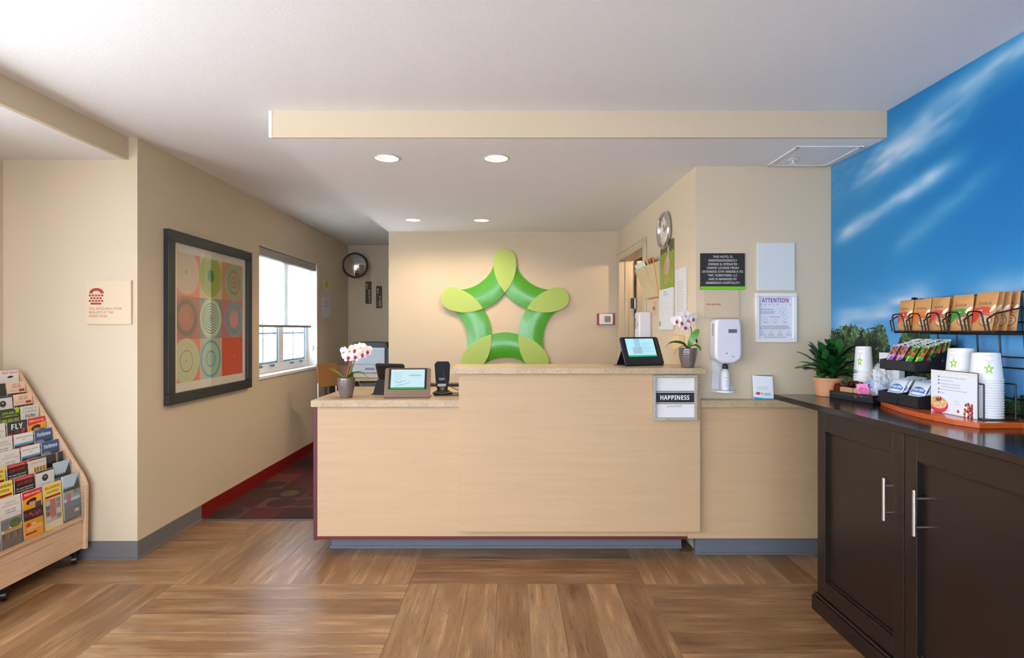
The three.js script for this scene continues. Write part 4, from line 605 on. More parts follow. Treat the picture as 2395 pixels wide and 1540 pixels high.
tabletStand('tablet_stand', 'brown metal tablet stand with lit screen on low counter', [pX(952, 3.25), LOW, -3.25], 0.05, BRONZE, 0.34, (g) => {
  g.fillStyle = '#bfdfe6'; g.fillRect(0, 0, 640, 384); g.fillStyle = '#21b24b'; g.fillRect(0, 352, 640, 32); g.strokeStyle = '#8fb5bf'; g.lineWidth = 3; for (let k = 0; k < 5; k++) g.strokeRect(50 + k * 34, 50 + (k % 2) * 12, 30, 190); g.fillStyle = '#43b98a'; g.fillRect(340, 112, 230, 14); g.fillStyle = '#9fc2c9'; g.fillRect(400, 80, 130, 8); g.fillRect(380, 150, 190, 6); g.strokeStyle = '#3a5560'; g.lineWidth = 6; g.beginPath(); g.moveTo(90, 330); g.lineTo(300, 280); g.lineTo(370, 250); g.stroke(); g.beginPath(); g.moveTo(80, 240); g.lineTo(140, 270); g.lineTo(290, 220); g.stroke();
});
tabletStand('tablet_stand', 'black metal tablet stand with lit screen on raised counter', [pX(1508, 3.3), HI, -3.3], 0.36, TBLACK, 0.42, (g) => {
  g.fillStyle = '#aee0ee'; g.fillRect(0, 0, 640, 384); g.fillStyle = '#22b86a'; g.fillRect(0, 352, 640, 32); g.fillStyle = '#93c6d4'; g.fillRect(190, 0, 130, 220); g.fillStyle = '#9fb8cf'; g.fillRect(130, 180, 210, 140); g.fillStyle = '#d7a9cf'; g.fillRect(60, 190, 210, 10); g.fillStyle = '#86bccb'; for (let k = 0; k < 7; k++) g.fillRect(350, 90 + k * 30, 240 - (k % 3) * 50, 8);
});
tabletStand('tablet_stand', 'dark tablet stand turned toward the clerk on low counter', [pX(926, 3.55), LOW, -3.53], Math.PI - 0.3, TBLACK, 0.4, (g) => { g.fillStyle = '#223'; g.fillRect(0, 0, 640, 384); }, { w: 0.2, h: 0.2, sw: 0.15, shh: 0.12, glow: 0.2 });
{ // card terminal
  const t = thing('card_terminal', 'black card payment terminal on a swivel stand', 'card terminal', [pX(1035, 3.44), LOW, -3.44]); t.rotation.y = 0.1;
  part(t, 'base_plate', lb(0.16, 0.006, 0.15, 0.002, 0.03, 0.003, 0.0), BLACK); part(t, 'base_disc', lathe([[0, 0.006], [0.062, 0.006], [0.064, 0.012], [0.058, 0.018], [0.046, 0.02], [0.044, 0.026], [0.034, 0.028], [0.033, 0.052], [0, 0.052]], 36), BLACK);
  const S = new THREE.Shape(); S.moveTo(-0.034, 0); S.lineTo(0.03, 0); S.lineTo(0.04, 0.05); S.lineTo(0.044, 0.145); S.lineTo(0.034, 0.16); S.lineTo(-0.034, 0.16); S.lineTo(-0.046, 0.145); S.lineTo(-0.04, 0.05); S.lineTo(-0.034, 0);
  const g = new THREE.ExtrudeGeometry(S, { depth: 0.022, bevelEnabled: true, bevelSize: 0.003, bevelThickness: 0.004, bevelSegments: 2 }); g.translate(0, 0, -0.011); g.rotateX(0.02); g.translate(0, 0.046, 0); part(t, 'body', g, MP('#060607', 0.35, { specularIntensity: 0.35 }));
  part(t, 'top_bracket', lb(0.07, 0.018, 0.03, 0.004, -0.002, 0.19, -0.018), M('#4a4540', 0.4)); part(t, 'label', lb(0.052, 0.016, 0.002, 0, -0.004, 0.062, 0.0165), M('#b9b7b4', 0.5)); part(t, 'logo_plate', lb(0.04, 0.014, 0.002, 0, -0.002, 0.1, 0.0168), M('#6b6f78', 0.3));
  part(t, 'cable', tube([[0.004, 0.186, 0.002], [0.006, 0.15, 0.016], [0.012, 0.105, 0.022], [0.03, 0.07, 0.024], [0.05, 0.055, 0.02], [0.078, 0.036, 0.01], [0.11, 0.025, 0.0]], 0.0022), M('#3a3634', 0.4));
}

// ---------------------------------------------------------------- printer, its desk and the chair at the far end
{
  const D = 6.3, x0 = pX(822, D), w = 0.4, t = thing('printer', 'white office laser printer with dark top on back desk', 'printer', [x0 + w / 2, 0.757, -(D + 0.21)]);
  const PW_ = M('#c3c9cc', 0.45), PG = M('#3b3d40', 0.5);
  part(t, 'body', lb(w - 0.02, 0.29, 0.4, 0.008, -0.006, 0.205, 0), PW_); part(t, 'base', lb(w - 0.04, 0.056, 0.38, 0.004, -0.004, 0.03, 0), M('#cbbfae', 0.5));
  const dr2 = part(t, 'drawer', lb(w - 0.03, 0.085, 0.012, 0.004, -0.006, 0.105, 0.205), PW_); part(dr2, 'handle', lb(0.11, 0.026, 0.006, 0.003, 0.012, 0.105, 0.211), M('#8a9094', 0.5));
  part(t, 'front_door', lb(w - 0.03, 0.16, 0.012, 0.004, -0.006, 0.237, 0.205), PW_); part(t, 'side_cover', lb(0.05, 0.34, 0.4, 0.008, w / 2 + 0.012, 0.18, -0.002), PG);
  const S = new THREE.Shape(); S.moveTo(-0.21, 0); S.lineTo(0.21, 0); S.lineTo(0.19, 0.05); S.lineTo(-0.17, 0.06); S.lineTo(-0.19, 0.035); const g = new THREE.ExtrudeGeometry(S, { depth: 0.4, bevelEnabled: true, bevelSize: 0.002, bevelThickness: 0.003, bevelSegments: 1 }); g.translate(0, 0.352, -0.2); part(t, 'top_cover', g, PG);
  const dk = thing('back_desk', 'light wooden desk under the printer', 'desk', [-1.7, 0, -6.6]);
  wpart(dk, 'desktop', bx(-2.12, -1.3, 0.727, 0.757, 6.22, 7.15, 0.004), LAMINATE); wpart(dk, 'side_panel', bx(-2.11, -2.085, 0.004, 0.727, 6.26, 7.12), M('#8a6a4a', 0.6)); wpart(dk, 'side_panel', bx(-1.335, -1.31, 0.004, 0.727, 6.26, 7.12), M('#8a6a4a', 0.6)); wpart(dk, 'back_rail', bx(-2.085, -1.335, 0.6, 0.727, 6.3, 6.32), M('#1d1a18', 0.6)); wpart(dk, 'upstand', bx(-2.12, -1.88, 0.757, 0.9, 6.35, 6.38, 0.003), M('#8c6240', 0.6));
}
{
  const D = 5.3, t = thing('side_chair', 'wooden-backed chair with steel frame by the window wall', 'chair', [pX(767, D), 0.004, -D + 0.0]); t.rotation.y = 1.1; const wood = M('#85572a', 0.5);
  const bk = lb(0.26, 0.22, 0.014, 0.004, 0, 0, 0); bk.rotateX(-0.14); bk.translate(0, 0.87, 0); part(t, 'backrest', bk, wood);
  part(t, 'seat', lb(0.3, 0.035, 0.32, 0.012, 0, 0.6, 0.19), M('#8d9a55', 0.8));
  for (const s of [-1, 1]) { part(t, 'leg', wire([[s * 0.115, 0.8, -0.012], [s * 0.12, 0.56, 0.0], [s * 0.13, 0.008, -0.03]], 0.011), STEEL); part(t, 'leg', wire([[s * 0.15, 0.57, 0.34], [s * 0.17, 0.008, 0.38]], 0.011), STEEL); }
  part(t, 'stretcher', merge([rod([-0.15, 0.57, 0], [0.15, 0.57, 0], 0.009), rod([-0.15, 0.57, 0.34], [0.15, 0.57, 0.34], 0.009), rod([-0.15, 0.57, 0], [-0.15, 0.57, 0.34], 0.009), rod([0.15, 0.57, 0], [0.15, 0.57, 0.34], 0.009)]), STEEL);
}

// ---------------------------------------------------------------- brochure rack in the alcove
const RK0 = 2.42, RK1 = 3.1;               // depth range of the rack
const tierX = (k) => -2.752 + 0.0372 * k, tierTop = (k) => 1.093 - 0.0645 * k;
{
  const t = thing('brochure_rack', 'stepped pale wood brochure rack on castors in the alcove', 'rack', [-2.66, 0, -2.76]);
  const S = new THREE.Shape(); [[-2.9, 0.085], [-2.398, 0.085], [-2.394, 0.44], [-2.41, 0.485], [-2.775, 1.075], [-2.79, 1.085], [-2.9, 1.085]].forEach(([x, y], i) => i ? S.lineTo(x, y) : S.moveTo(x, y));
  for (const d of [RK1 - 0.018, RK0]) { const g = new THREE.ExtrudeGeometry(S, { depth: 0.018, bevelEnabled: true, bevelSize: 0.0015, bevelThickness: 0.0015, bevelSegments: 1 }); g.translate(0, 0, -d - 0.018); wpart(t, 'end_panel', metreUV(g), RACKWOOD); }
  for (let k = 0; k < 3; k++) wpart(t, 'front_board', bx(-2.424, -2.412, 0.088 + [0, 0.028, 0.107][k] + 0.0005, 0.088 + [0.028, 0.107, 0.162][k] - 0.0005, RK0 + 0.02, RK1 - 0.02, 0.0015), RACKWOOD);
  wpart(t, 'front_rail', bx(-2.43, -2.402, 0.2508, 0.268, RK0 + 0.02, RK1 - 0.02, 0.002), RACKWOOD);
  for (let k = 0; k < 10; k++) wpart(t, 'tier_panel', bx(tierX(k) - 0.0295, tierX(k) - 0.0255, Math.max(0.12, tierTop(k) - 0.22), tierTop(k) - 0.035, RK0 + 0.02, RK1 - 0.02), M('#cdb3a0', 0.6));
  wpart(t, 'bottom_board', bx(-2.88, -2.425, 0.088, 0.1, RK0 + 0.02, RK1 - 0.02), RACKWOOD); wpart(t, 'back_board', bx(-2.895, -2.885, 0.1, 1.07, RK0 + 0.02, RK1 - 0.02), RACKWOOD);
  wpart(t, 'clear_front', bx(-2.4005, -2.3985, 0.262, 0.44, RK0 + 0.02, RK1 - 0.019), CLEAR);
  for (const [x, d] of [[-2.47, 2.67], [-2.455, 3.08], [-2.85, 2.67], [-2.85, 3.05]]) { const y = 0.029, wg = new THREE.CylinderGeometry(0.029, 0.029, 0.022, 28); wg.rotateZ(Math.PI / 2 - 0); wg.rotateY(0.5); wg.translate(x, y, -d); const c = wpart(t, 'castor', bx(x - 0.017, x + 0.017, 0.05, 0.0845, d - 0.02, d + 0.02, 0.006), BLACK); wg.translate(-t.position.x, 0, -t.position.z); part(c, 'wheel', wg, M('#1c1a19', 0.3)); }
}
const BW = 160, BH = 360;
const bro = (draw) => print(BW, BH, (g) => { draw(g, (s, y, px, col, st = 'bold', w = 140) => { g.fillStyle = col; g.font = `${st} ${px}px ${st.includes('italic') ? 'serif' : 'sans-serif'}`; g.textAlign = 'center'; g.fillText(s, 80, y, w); }); }, 0.35);
const fillR = (g, c, x, y, w, h) => { g.fillStyle = c; g.fillRect(x, y, w, h); };
const BRO = {
  speed: bro((g, t) => { fillR(g, '#e9dcd6', 0, 0, BW, BH); t('High Speed', 26, 24, '#d8583c', 'bold italic'); g.fillStyle = '#25303a'; g.beginPath(); g.ellipse(84, 56, 26, 9, -0.1, 0, 7); g.fill(); }),
  sail: bro((g, t) => { fillR(g, '#e0bd8c', 0, 0, BW, BH); t('Sail', 52, 44, '#3a3020', 'italic'); fillR(g, '#c98a5e', 0, 66, BW, 60); fillR(g, '#54402f', 20, 120, 120, 40); }),
  escape: bro((g, t) => { fillR(g, '#edc8ab', 0, 0, BW, BH); t('LIVE THE', 26, 17, '#8a7a6e'); t('ESCAPE', 46, 20, '#7a2c24', 'bold italic'); fillR(g, '#a02f36', 100, 60, 50, 22); fillR(g, '#cfa284', 14, 60, 74, 4); fillR(g, '#cfa284', 14, 72, 66, 4); fillR(g, '#3c2018', 0, 92, BW, 70); for (let k = 0; k < 14; k++) fillR(g, ['#7a6a2c', '#8c4a20', '#c08038'][k % 3], 15 + k * 9, 98 + (k * 7) % 18, 12, 14); }),
  seal: bro((g, t) => { fillR(g, '#d7d4cf', 0, 0, BW, BH); fillR(g, '#27323c', 0, 0, BW, 14); g.fillStyle = '#2b2a2a'; g.beginPath(); g.arc(80, 62, 27, 0, 7); g.fill(); g.fillStyle = '#a89a7c'; g.beginPath(); g.arc(80, 56, 8, 0, 7); g.fill(); fillR(g, '#b5b0a8', 30, 112, 100, 4); }),
  dark: bro((g) => { fillR(g, '#2a2522', 0, 0, BW, BH); fillR(g, '#7a8078', 90, 0, 20, 120); }),
  zip: bro((g, t) => { fillR(g, '#dcd9ce', 0, 0, BW, BH); t('ZIPLINE &', 30, 28, '#6a7468', ''); t('CLIMBING', 58, 28, '#6a7468', ''); t('FUN!', 98, 40, '#2f4a34', 'bold', 110); fillR(g, '#2e5a34', 0, 112, BW, 80); }),
  green: bro((g, t) => { fillR(g, '#26302a', 0, 0, BW, BH); t('ZIPLINE &', 44, 27, '#a9c820'); t('CLIMBING FUN', 66, 18, '#a9c820'); g.fillStyle = '#a9c820'; g.beginPath(); g.moveTo(110, 0); g.lineTo(160, 0); g.lineTo(160, 50); g.fill(); for (let k = 0; k < 3; k++) fillR(g, '#8a9a3a', 8 + k * 52, 82, 44, 50); }),
  fly: bro((g, t) => { fillR(g, '#262a33', 0, 0, BW, BH); t('FLY', 66, 62, '#f0efec'); g.fillStyle = '#c02850'; g.beginPath(); g.ellipse(30, 110, 30, 16, 0.3, 0, 7); g.ellipse(130, 92, 15, 32, 0.3, 0, 7); g.fill(); g.fillStyle = '#5a4038'; g.beginPath(); g.arc(82, 100, 26, 0, 7); g.fill(); }),
  believe: bro((g, t) => { fillR(g, '#d6281c', 0, 0, BW, BH); t('Believe It or Not!', 34, 24, '#f7e8d8', 'bold italic', 136); g.fillStyle = '#f0a818'; g.beginPath(); g.moveTo(0, 62); g.lineTo(160, 40); g.lineTo(160, 150); g.lineTo(0, 150); g.fill(); g.fillStyle = '#1e1c1e'; g.beginPath(); g.ellipse(70, 84, 44, 20, -0.2, 0, 7); g.fill(); fillR(g, '#c99a7a', 52, 88, 44, 34); fillR(g, '#3a3c46', 100, 100, 50, 40); fillR(g, '#2e2426', 0, 140, BW, 84); for (let k = 0; k < 8; k++) { g.fillStyle = ['#b02c30', '#5a3a6a', '#c8402c'][k % 3]; g.beginPath(); g.arc(18 + k * 19, 176 + (k % 2) * 16, 12, 0, 7); g.fill(); } fillR(g, '#f0a312', 0, 222, BW, 138); g.fillStyle = '#c8302c'; g.beginPath(); g.arc(36, 258, 18, 0, 7); g.fill(); t('4D', 266, 24, '#fff'); t('THEATER', 296, 32, '#f8e8c8', 'bold italic', 120); fillR(g, '#a82840', 10, 316, 90, 14); }),
  york: bro((g, t) => { fillR(g, '#2c5a94', 0, 0, BW, BH); fillR(g, '#3a4a70', 0, 70, BW, 70); t('Yorktown', 56, 42, '#f4f2ee', 'bold italic', 130); g.fillStyle = '#8f8a94'; g.beginPath(); g.ellipse(40, 106, 46, 22, 0, 0, 7); g.fill(); g.fillStyle = '#241c1c'; g.beginPath(); g.ellipse(110, 128, 46, 30, -0.2, 0, 7); g.fill(); g.fillStyle = '#c27a52'; g.beginPath(); g.ellipse(112, 140, 34, 26, 0, 0, 7); g.fill(); }),
  bay: bro((g, t) => { fillR(g, '#e6e0d6', 0, 0, BW, BH); t('MOBJACK COASTAL', 34, 15, '#5a8aa8'); t('BAY', 54, 14, '#7a9aa8'); fillR(g, '#38a2d4', 0, 76, BW, 16); fillR(g, '#4a3028', 0, 92, BW, 90); g.fillStyle = '#b8451e'; g.beginPath(); g.ellipse(84, 116, 62, 20, 0, 0, 7); g.fill(); t('Aviator', 142, 28, '#f0ece6', 'bold', 130); }),
  story: bro((g, t) => { fillR(g, '#e1dbd2', 0, 0, BW, BH); t('Explore', 44, 22, '#9a948c', 'italic'); t('Williamsburg', 64, 20, '#9a948c', 'italic'); t('START YOUR', 96, 14, '#5a5a5a'); t('STORY HERE', 114, 14, '#5a5a5a'); fillR(g, '#8a9098', 0, 150, BW, 40); g.fillStyle = '#5f7040'; g.beginPath(); g.ellipse(110, 196, 48, 34, 0, 0, 7); g.fill(); fillR(g, '#76808a', 0, 166, 60, 60); fillR(g, '#c8a04a', 20, 226, 140, 20); fillR(g, '#6f6a64', 0, 250, BW, 110); for (let k = 0; k < 8; k++) fillR(g, ['#463e38', '#a85a3a', '#8a867e'][k % 3], 14 + k * 18, 256, 8, 40); }),
  black: bro((g, t) => { fillR(g, '#171516', 0, 0, BW, BH); fillR(g, '#c0242c', 0, 0, BW, 26); t('AFTER THE STORM', 20, 14, '#e89a98'); t('ALIVE FOREVER', 62, 34, '#c02c30', 'bold', 124); t('The Largest Shop Around', 92, 14, '#eee'); t('in the greater Williamsburg', 110, 13, '#eee'); t('OPEN', 132, 20, '#e2cc28', 'bold', 46); }),
  photo: bro((g, t) => { fillR(g, '#d8cfc4', 0, 0, BW, BH); fillR(g, '#2c3440', 0, 0, BW, 12); t('Historic Inns', 44, 18, '#b07a62', 'italic'); fillR(g, '#d8a85a', 40, 74, 120, 70); for (let k = 0; k < 4; k++) fillR(g, '#7a5a40', 46 + k * 26, 74, 10, 60); fillR(g, '#e8d8b8', 0, 70, 44, 60); }),
  shop: bro((g, t) => { fillR(g, '#ecd25c', 0, 0, BW, BH); t('WILLIAMSBURG', 42, 28, '#7a4a1c', 'bold', 136); t('SHOPPING', 78, 30, '#7a4a1c', 'bold', 110); fillR(g, '#9c1c20', 10, 94, 140, 18); fillR(g, '#a8a49c', 10, 120, 140, 226); fillR(g, '#a8383c', 54, 128, 46, 140); for (let k = 0; k < 10; k++) fillR(g, ['#6a6a6c', '#c9c4ba', '#8a5a50'][k % 3], k % 2 ? 14 : 108, 130 + Math.floor(k / 2) * 42, 36, 34); fillR(g, '#d8d2b8', 10, 300, 140, 46); }),
  harbour: bro((g) => { fillR(g, '#a9c3d6', 0, 0, BW, BH); g.strokeStyle = '#dce4ea'; g.lineWidth = 2; for (let k = 0; k < 9; k++) { g.beginPath(); g.moveTo(10 + k * 18, 110); g.lineTo(14 + k * 17, 14); g.stroke(); } g.fillStyle = '#3c4438'; g.beginPath(); g.moveTo(100, 110); g.lineTo(130, 60); g.lineTo(150, 20); g.lineTo(160, 110); g.fill(); fillR(g, '#51483c', 0, 104, BW, 30); for (let k = 0; k < 12; k++) fillR(g, '#332c26', 8 + k * 13, 90 + (k * 11) % 20, 7, 30); fillR(g, '#7a8a90', 0, 130, BW, 60); fillR(g, '#a83a40', 30, 150, 40, 70); fillR(g, '#3f7a4a', 96, 130, 40, 30); fillR(g, '#3f6478', 0, 216, BW, 50); fillR(g, '#474c50', 0, 262, BW, 98); fillR(g, '#c8b0a8', 100, 292, 40, 24); }),
};
const broGeo = {}, GREYED = M('#d9d5cc', 0.7);
function brochure(key, col, k, label, { dx = 0, h = 0.22, dt = 0, n = 1, w = 0.112 } = {}) {
  const d = 3.075 - 0.0575 - col * 0.1215 + dt, t = thing('brochure', label, 'brochure', [tierX(k) + dx, tierTop(k) - h, -d], { group: 'brochures in the wooden rack' });
  t.rotation.y = Math.PI / 2;
  const gk = w + '_' + h + '_' + n; broGeo[gk] ??= [lb(w, h, 0.0035 * n, 0.0008, 0, h / 2, -0.00175 * n), (() => { const g = new THREE.PlaneGeometry(w - 0.001, h - 0.001); g.translate(0, h / 2, 0.0006); const uv = g.attributes.uv; for (let i = 0; i < uv.count; i++) uv.setY(i, 1 - (1 - uv.getY(i)) * Math.min(1, h / 0.234)); return g; })()];
  const pg = part(t, 'pages', broGeo[gk][0], GREYED), fc = part(t, 'cover', broGeo[gk][1], BRO[key]); pg.rotation.x = fc.rotation.x = -0.06;
}
brochure('sail', 0.45, 0, 'tan leaflet with dark script at the top of rack', { dx: -0.06, dt: 0, h: 0.16 }); scene.children.at(-1).position.y += 0.06;
[['speed', 0, 0, 'pale leaflet with red slanted heading on top tier of rack'], ['escape', 0, 1, 'peach leaflet with dark lower half, behind its twin'], ['dark', 1, 1, 'dark leaflet with grey stripe in the rack'], ['escape', 0, 2, 'peach leaflet with dark lower half, in front of its twin'], ['seal', 1, 2, 'white leaflet with black round seal, on upper tier'],
  ['zip', 0, 3, 'white leaflet with bold green FUN lettering'], ['green', 1, 3, 'black leaflet with lime green heading and corner'], ['believe', 0, 4, 'red and orange leaflet beside the dark FLY leaflet'], ['fly', 1, 4, 'dark leaflet with large white FLY lettering'], ['story', 2, 4, 'pale leaflet with grey script beside the dark FLY leaflet'],
  ['york', 0, 5, 'blue leaflet with white script heading, behind its twin'], ['bay', 1, 5, 'white leaflet with sky blue band, behind its twin'], ['story', 2, 5, 'pale leaflet with grey script, behind a twin in the next tier'], ['york', 0, 6, 'blue leaflet with white script heading, in front of its twin'], ['bay', 1, 6, 'white leaflet with sky blue band, in front of its twin'], ['story', 2, 6, 'pale leaflet with grey script, in front of its twin'],
  ['dark', 0.12, 7, 'plain dark leaflet just below the blue leaflets'], ['photo', 1, 7, 'cream leaflet with golden columns photo'], ['black', 2, 7, 'black leaflet with red top band, behind its twin'], ['shop', 3, 7, 'yellow shopping leaflet, behind a twin in the next tier'],
  ['harbour', 0, 7.75, 'harbour photo leaflet, behind its twin'], ['seal', 1, 8, 'white leaflet with black round seal, on lower tier'], ['black', 2, 8, 'black leaflet with red top band, in front of its twin'], ['shop', 3, 8, 'yellow shopping leaflet with the red leaflets before it']].forEach(([key, c, k, l]) => brochure(key, c, k, l));
[['harbour', 0, 'harbour photo leaflet behind the clear front panel'], ['shop', 1, 'yellow shopping leaflet behind the clear front panel'], ['believe', 2, 'red and orange leaflet behind the clear front panel'], ['story', 3, 'pale town leaflet behind the clear front panel'], ['believe', 4, 'red and orange leaflet beside the pale town leaflet']].forEach(([key, c, l]) => { brochure(key, c, 9, l, { h: 0.238, n: 2, dx: -0.001 + 0.004 }); const o = scene.children.at(-1); o.position.y = 0.2695 + (c === 0 ? 0.012 : 0); });
// ---------------------------------------------------------------- dark breakfast cabinet along the mural wall
const CT = 0.97, CX = 1.43;                // top of its counter, plane of its doors
{
  const t = thing('cabinet', 'dark espresso cabinet with two panelled doors and bar handles', 'cabinet', [1.65, 0, -2.0]);
  wpart(t, 'carcass', bx(CX + 0.0255, RX - 0.004, 0.084, CT - 0.028, 1.43, 2.57, 0.002), ESPRESSO);
  wpart(t, 'plinth', bx(1.416, RX - 0.004, 0, 0.07, 1.4, 2.592, 0.002), ESPRESSO); wpart(t, 'plinth_cap', bx(1.42, RX - 0.004, 0.0702, 0.084, 1.404, 2.588, 0.006), ESPRESSO);
  const doorG = (a, b) => { const y0 = 0.088, y1 = CT - 0.032, st = 0.06, top = 0.085, bot = 0.075;
    const d = wpart(t, 'door', merge([bx(CX, CX + 0.025, y0, y1, a, a + st, 0.002), bx(CX, CX + 0.025, y0, y1, b - st, b, 0.002), bx(CX, CX + 0.025, y1 - top, y1, a + st, b - st, 0.002), bx(CX, CX + 0.025, y0, y0 + bot, a + st, b - st, 0.002)]), ESPRESSO);
    const pg = bx(CX + 0.019, CX + 0.025, y0 + bot, y1 - top, a + st, b - st); pg.translate(-t.position.x, 0, -t.position.z); part(d, 'panel', pg, ESPRESSO);
    for (const bd of [bx(CX + 0.008, CX + 0.019, y0 + bot, y0 + bot + 0.008, a + st, b - st, 0.003), bx(CX + 0.008, CX + 0.019, y1 - top - 0.008, y1 - top, a + st, b - st, 0.003)]) { bd.translate(-t.position.x, 0, -t.position.z); part(d, 'bead', bd, ESPRESSO); } return d; };
  const hand = (d, dz) => { const y = 0.68, X = CX - 0.032, g = merge([rod([X, y - 0.08, -dz], [X, y + 0.08, -dz], 0.0062, 20), rod([X, y - 0.05, -dz], [CX + 0.019, y - 0.05, -dz], 0.0045, 14), rod([X, y + 0.05, -dz], [CX + 0.019, y + 0.05, -dz], 0.0045, 14)]); g.translate(-t.position.x, 0, -t.position.z); part(d, 'handle', g, STEEL); };
  const d1 = doorG(2.002, 2.568), d2 = doorG(1.434, 1.998); hand(d1, 2.062); hand(d2, 1.907);
  one('countertop_cabinet', bx(1.405, RX - 0.002, CT - 0.027, CT, 1.36, 2.948, 0.003), ESPRESSOTOP, 'glossy dark countertop under the breakfast supplies', 'countertop');
}
{ // leafy plant
  const t = thing('potted_plant', 'dark green leafy plant in a terracotta pot', 'plant', [1.655, CT, -2.874]);
  part(t, 'pot', lathe([[0, 0], [0.055, 0], [0.057, 0.003], [0.067, 0.082], [0.07, 0.083], [0.071, 0.096], [0.067, 0.096], [0.064, 0.078], [0, 0.078]], 44), M('#c98f63', 0.55)); part(t, 'soil', cyl(0.063, 0.064, 0.004, 0, 0.0785, 0, 30), M('#2a1d14', 0.95));
  const greens = [MP('#0f3a14', 0.3, { clearcoat: 0.35 }), MP('#1b5220', 0.3, { clearcoat: 0.35 }), MP('#0b2c10', 0.32, { clearcoat: 0.3 }), MP('#2b6b2a', 0.32, { clearcoat: 0.35 })];
  for (const [cx, cz, h, n, R] of [[-0.02, 0.0, 0.1, 26, 0.15], [0.035, 0.02, 0.12, 26, 0.15], [0.0, 0.035, 0.07, 20, 0.13]]) for (let k = 0; k < n; k++) {
    const a = k * 2.4 + cx * 9, v = k / n, el = lerp(0.02, 1.35, v), L = R * rnd(0.85, 1.15) * lerp(1.08, 0.85, v), y0 = 0.085 + h * lerp(0.25, 1, v), hx = Math.cos(a), hz = Math.sin(a), c = Math.cos(el), s = Math.sin(el);
    const P = (q, droop) => [cx + hx * L * q * c, y0 + L * q * s - droop * L * (1 - v * 0.7), cz + hz * L * q * c];
    part(t, 'leaf', blade([[cx, y0 - 0.012, cz], P(0.35, -0.03), P(0.72, 0.01), P(1, 0.1)], 0.02 * rnd(0.85, 1.15), [-hz, 0.1, hx], { n: 9, root: 0.35, peak: 0.45, tip: 0.01, lift: 0.35 }), greens[Math.floor(rnd(0, 4))]);
  }
  for (const [cx, cz, h] of [[-0.02, 0, 0.17], [0.035, 0.02, 0.19], [0, 0.035, 0.14]]) part(t, 'stem', cyl(0.006, 0.005, h - 0.078, cx, 0.08, cz, 10), M('#5a4a2a', 0.8));
}
// orange board with the display stand
{
  const pts = [[1.875, 2.53], [1.7, 2.53], [1.685, 2.5]]; for (let k = 1; k < 12; k++) { const v = k / 12; pts.push([lerp(1.68, 1.628, v) - 0.045 * Math.sin(Math.PI * Math.min(1, v * 0.9)), lerp(2.48, 1.95, v)]); } pts.push([1.64, 1.925], [1.79, 1.925], [1.875, 1.9]);
  one('serving_board', poly(pts.reverse(), CT, CT + 0.02, [], 0.002), MP('#c8561a', 0.28, { clearcoat: 0.5 }), 'orange stained wooden board under the oatmeal display', 'board');
}
const BT = CT + 0.02;
{ // wire grid stand
  const t = thing('wire_display_stand', 'black wire grid display stand with oatmeal basket', 'display stand', [1.86, BT, -2.2]);
  const gx = (y) => lerp(1.875, 1.845, (y - BT) / 0.465), ver = [], hor = [];
  for (let k = 0; k < 8; k++) { const d = 2.49 - k * 0.1005; part(t, 'upright_wire', rod([gx(BT) - 1.86, 0, -d + 2.2], [gx(1.455) - 1.86, 0.465, -d + 2.2], 0.0032), WIRE); }
  for (const y of [1.455, 1.4, 1.345, 1.3, 1.215, 1.175, 1.06, 1.0]) part(t, 'cross_wire', rod([gx(y) - 1.86 - 0.005, y - BT, -0.3], [gx(y) - 1.86 - 0.005, y - BT, 0.42], 0.003), WIRE);
  const end = wire([[gx(1.455) - 1.86, 0.465, -0.3], [gx(1.455) - 1.88, 0.467, -0.3]], 0.008); part(t, 'top_clip', end, WIRE);
  // basket
  const b = [], X0 = 1.7, X1 = 1.84, y0 = 1.31;
  const w = (l) => wire(l.map(([x, y, d]) => [x - 1.86, y - BT, -d + 2.2]), 0.0028);
  part(t, 'basket_floor', merge([w([[X0, y0, 1.93], [X0, y0, 2.44]]), w([[X1, y0, 1.93], [X1, y0, 2.44]]), w([[X0 + 0.07, y0, 1.93], [X0 + 0.07, y0, 2.44]]), ...[0, 1, 2, 3, 4, 5, 6, 7, 8, 9, 10].map((k) => w([[X0, y0 - 0.005, 1.93 + k * 0.051], [X1, y0 - 0.005, 1.93 + k * 0.051]]))]), WIRE);
  for (let k = 0; k < 5; k++) { const d = 2.403 - k * 0.1; part(t, 'basket_loop', w([[X0, y0, d + 0.034], [X0 - 0.012, y0 + 0.062, d + 0.032], [X0 - 0.013, y0 + 0.073, d + 0.024], [X0 - 0.013, y0 + 0.075, d], [X0 - 0.013, y0 + 0.073, d - 0.024], [X0 - 0.012, y0 + 0.062, d - 0.032], [X0, y0, d - 0.034]]), WIRE); }
  for (let k = 0; k < 6; k++) { const d = 2.452 - k * 0.1; part(t, 'basket_divider', w([[X0, y0, d], [X0 - 0.01, y0 + 0.045, d], [X0 + 0.02, y0 + 0.065, d], [X1 - 0.03, y0 + 0.085, d], [X1, y0 + 0.085, d]]), WIRE); }
  // legs that carry the bins
  for (const d of [2.29, 2.48]) part(t, 'bin_arm', w([[1.865, BT + 0.002, d], [1.86, 1.137, d], [1.69, 1.137, d]]), WIRE);
  part(t, 'foot', lb(0.06, 0.006, 0.02, 0.001, -0.01, 0.004, -0.28), WIRE); part(t, 'foot', lb(0.06, 0.006, 0.02, 0.001, -0.01, 0.004, 0.27), WIRE);
}
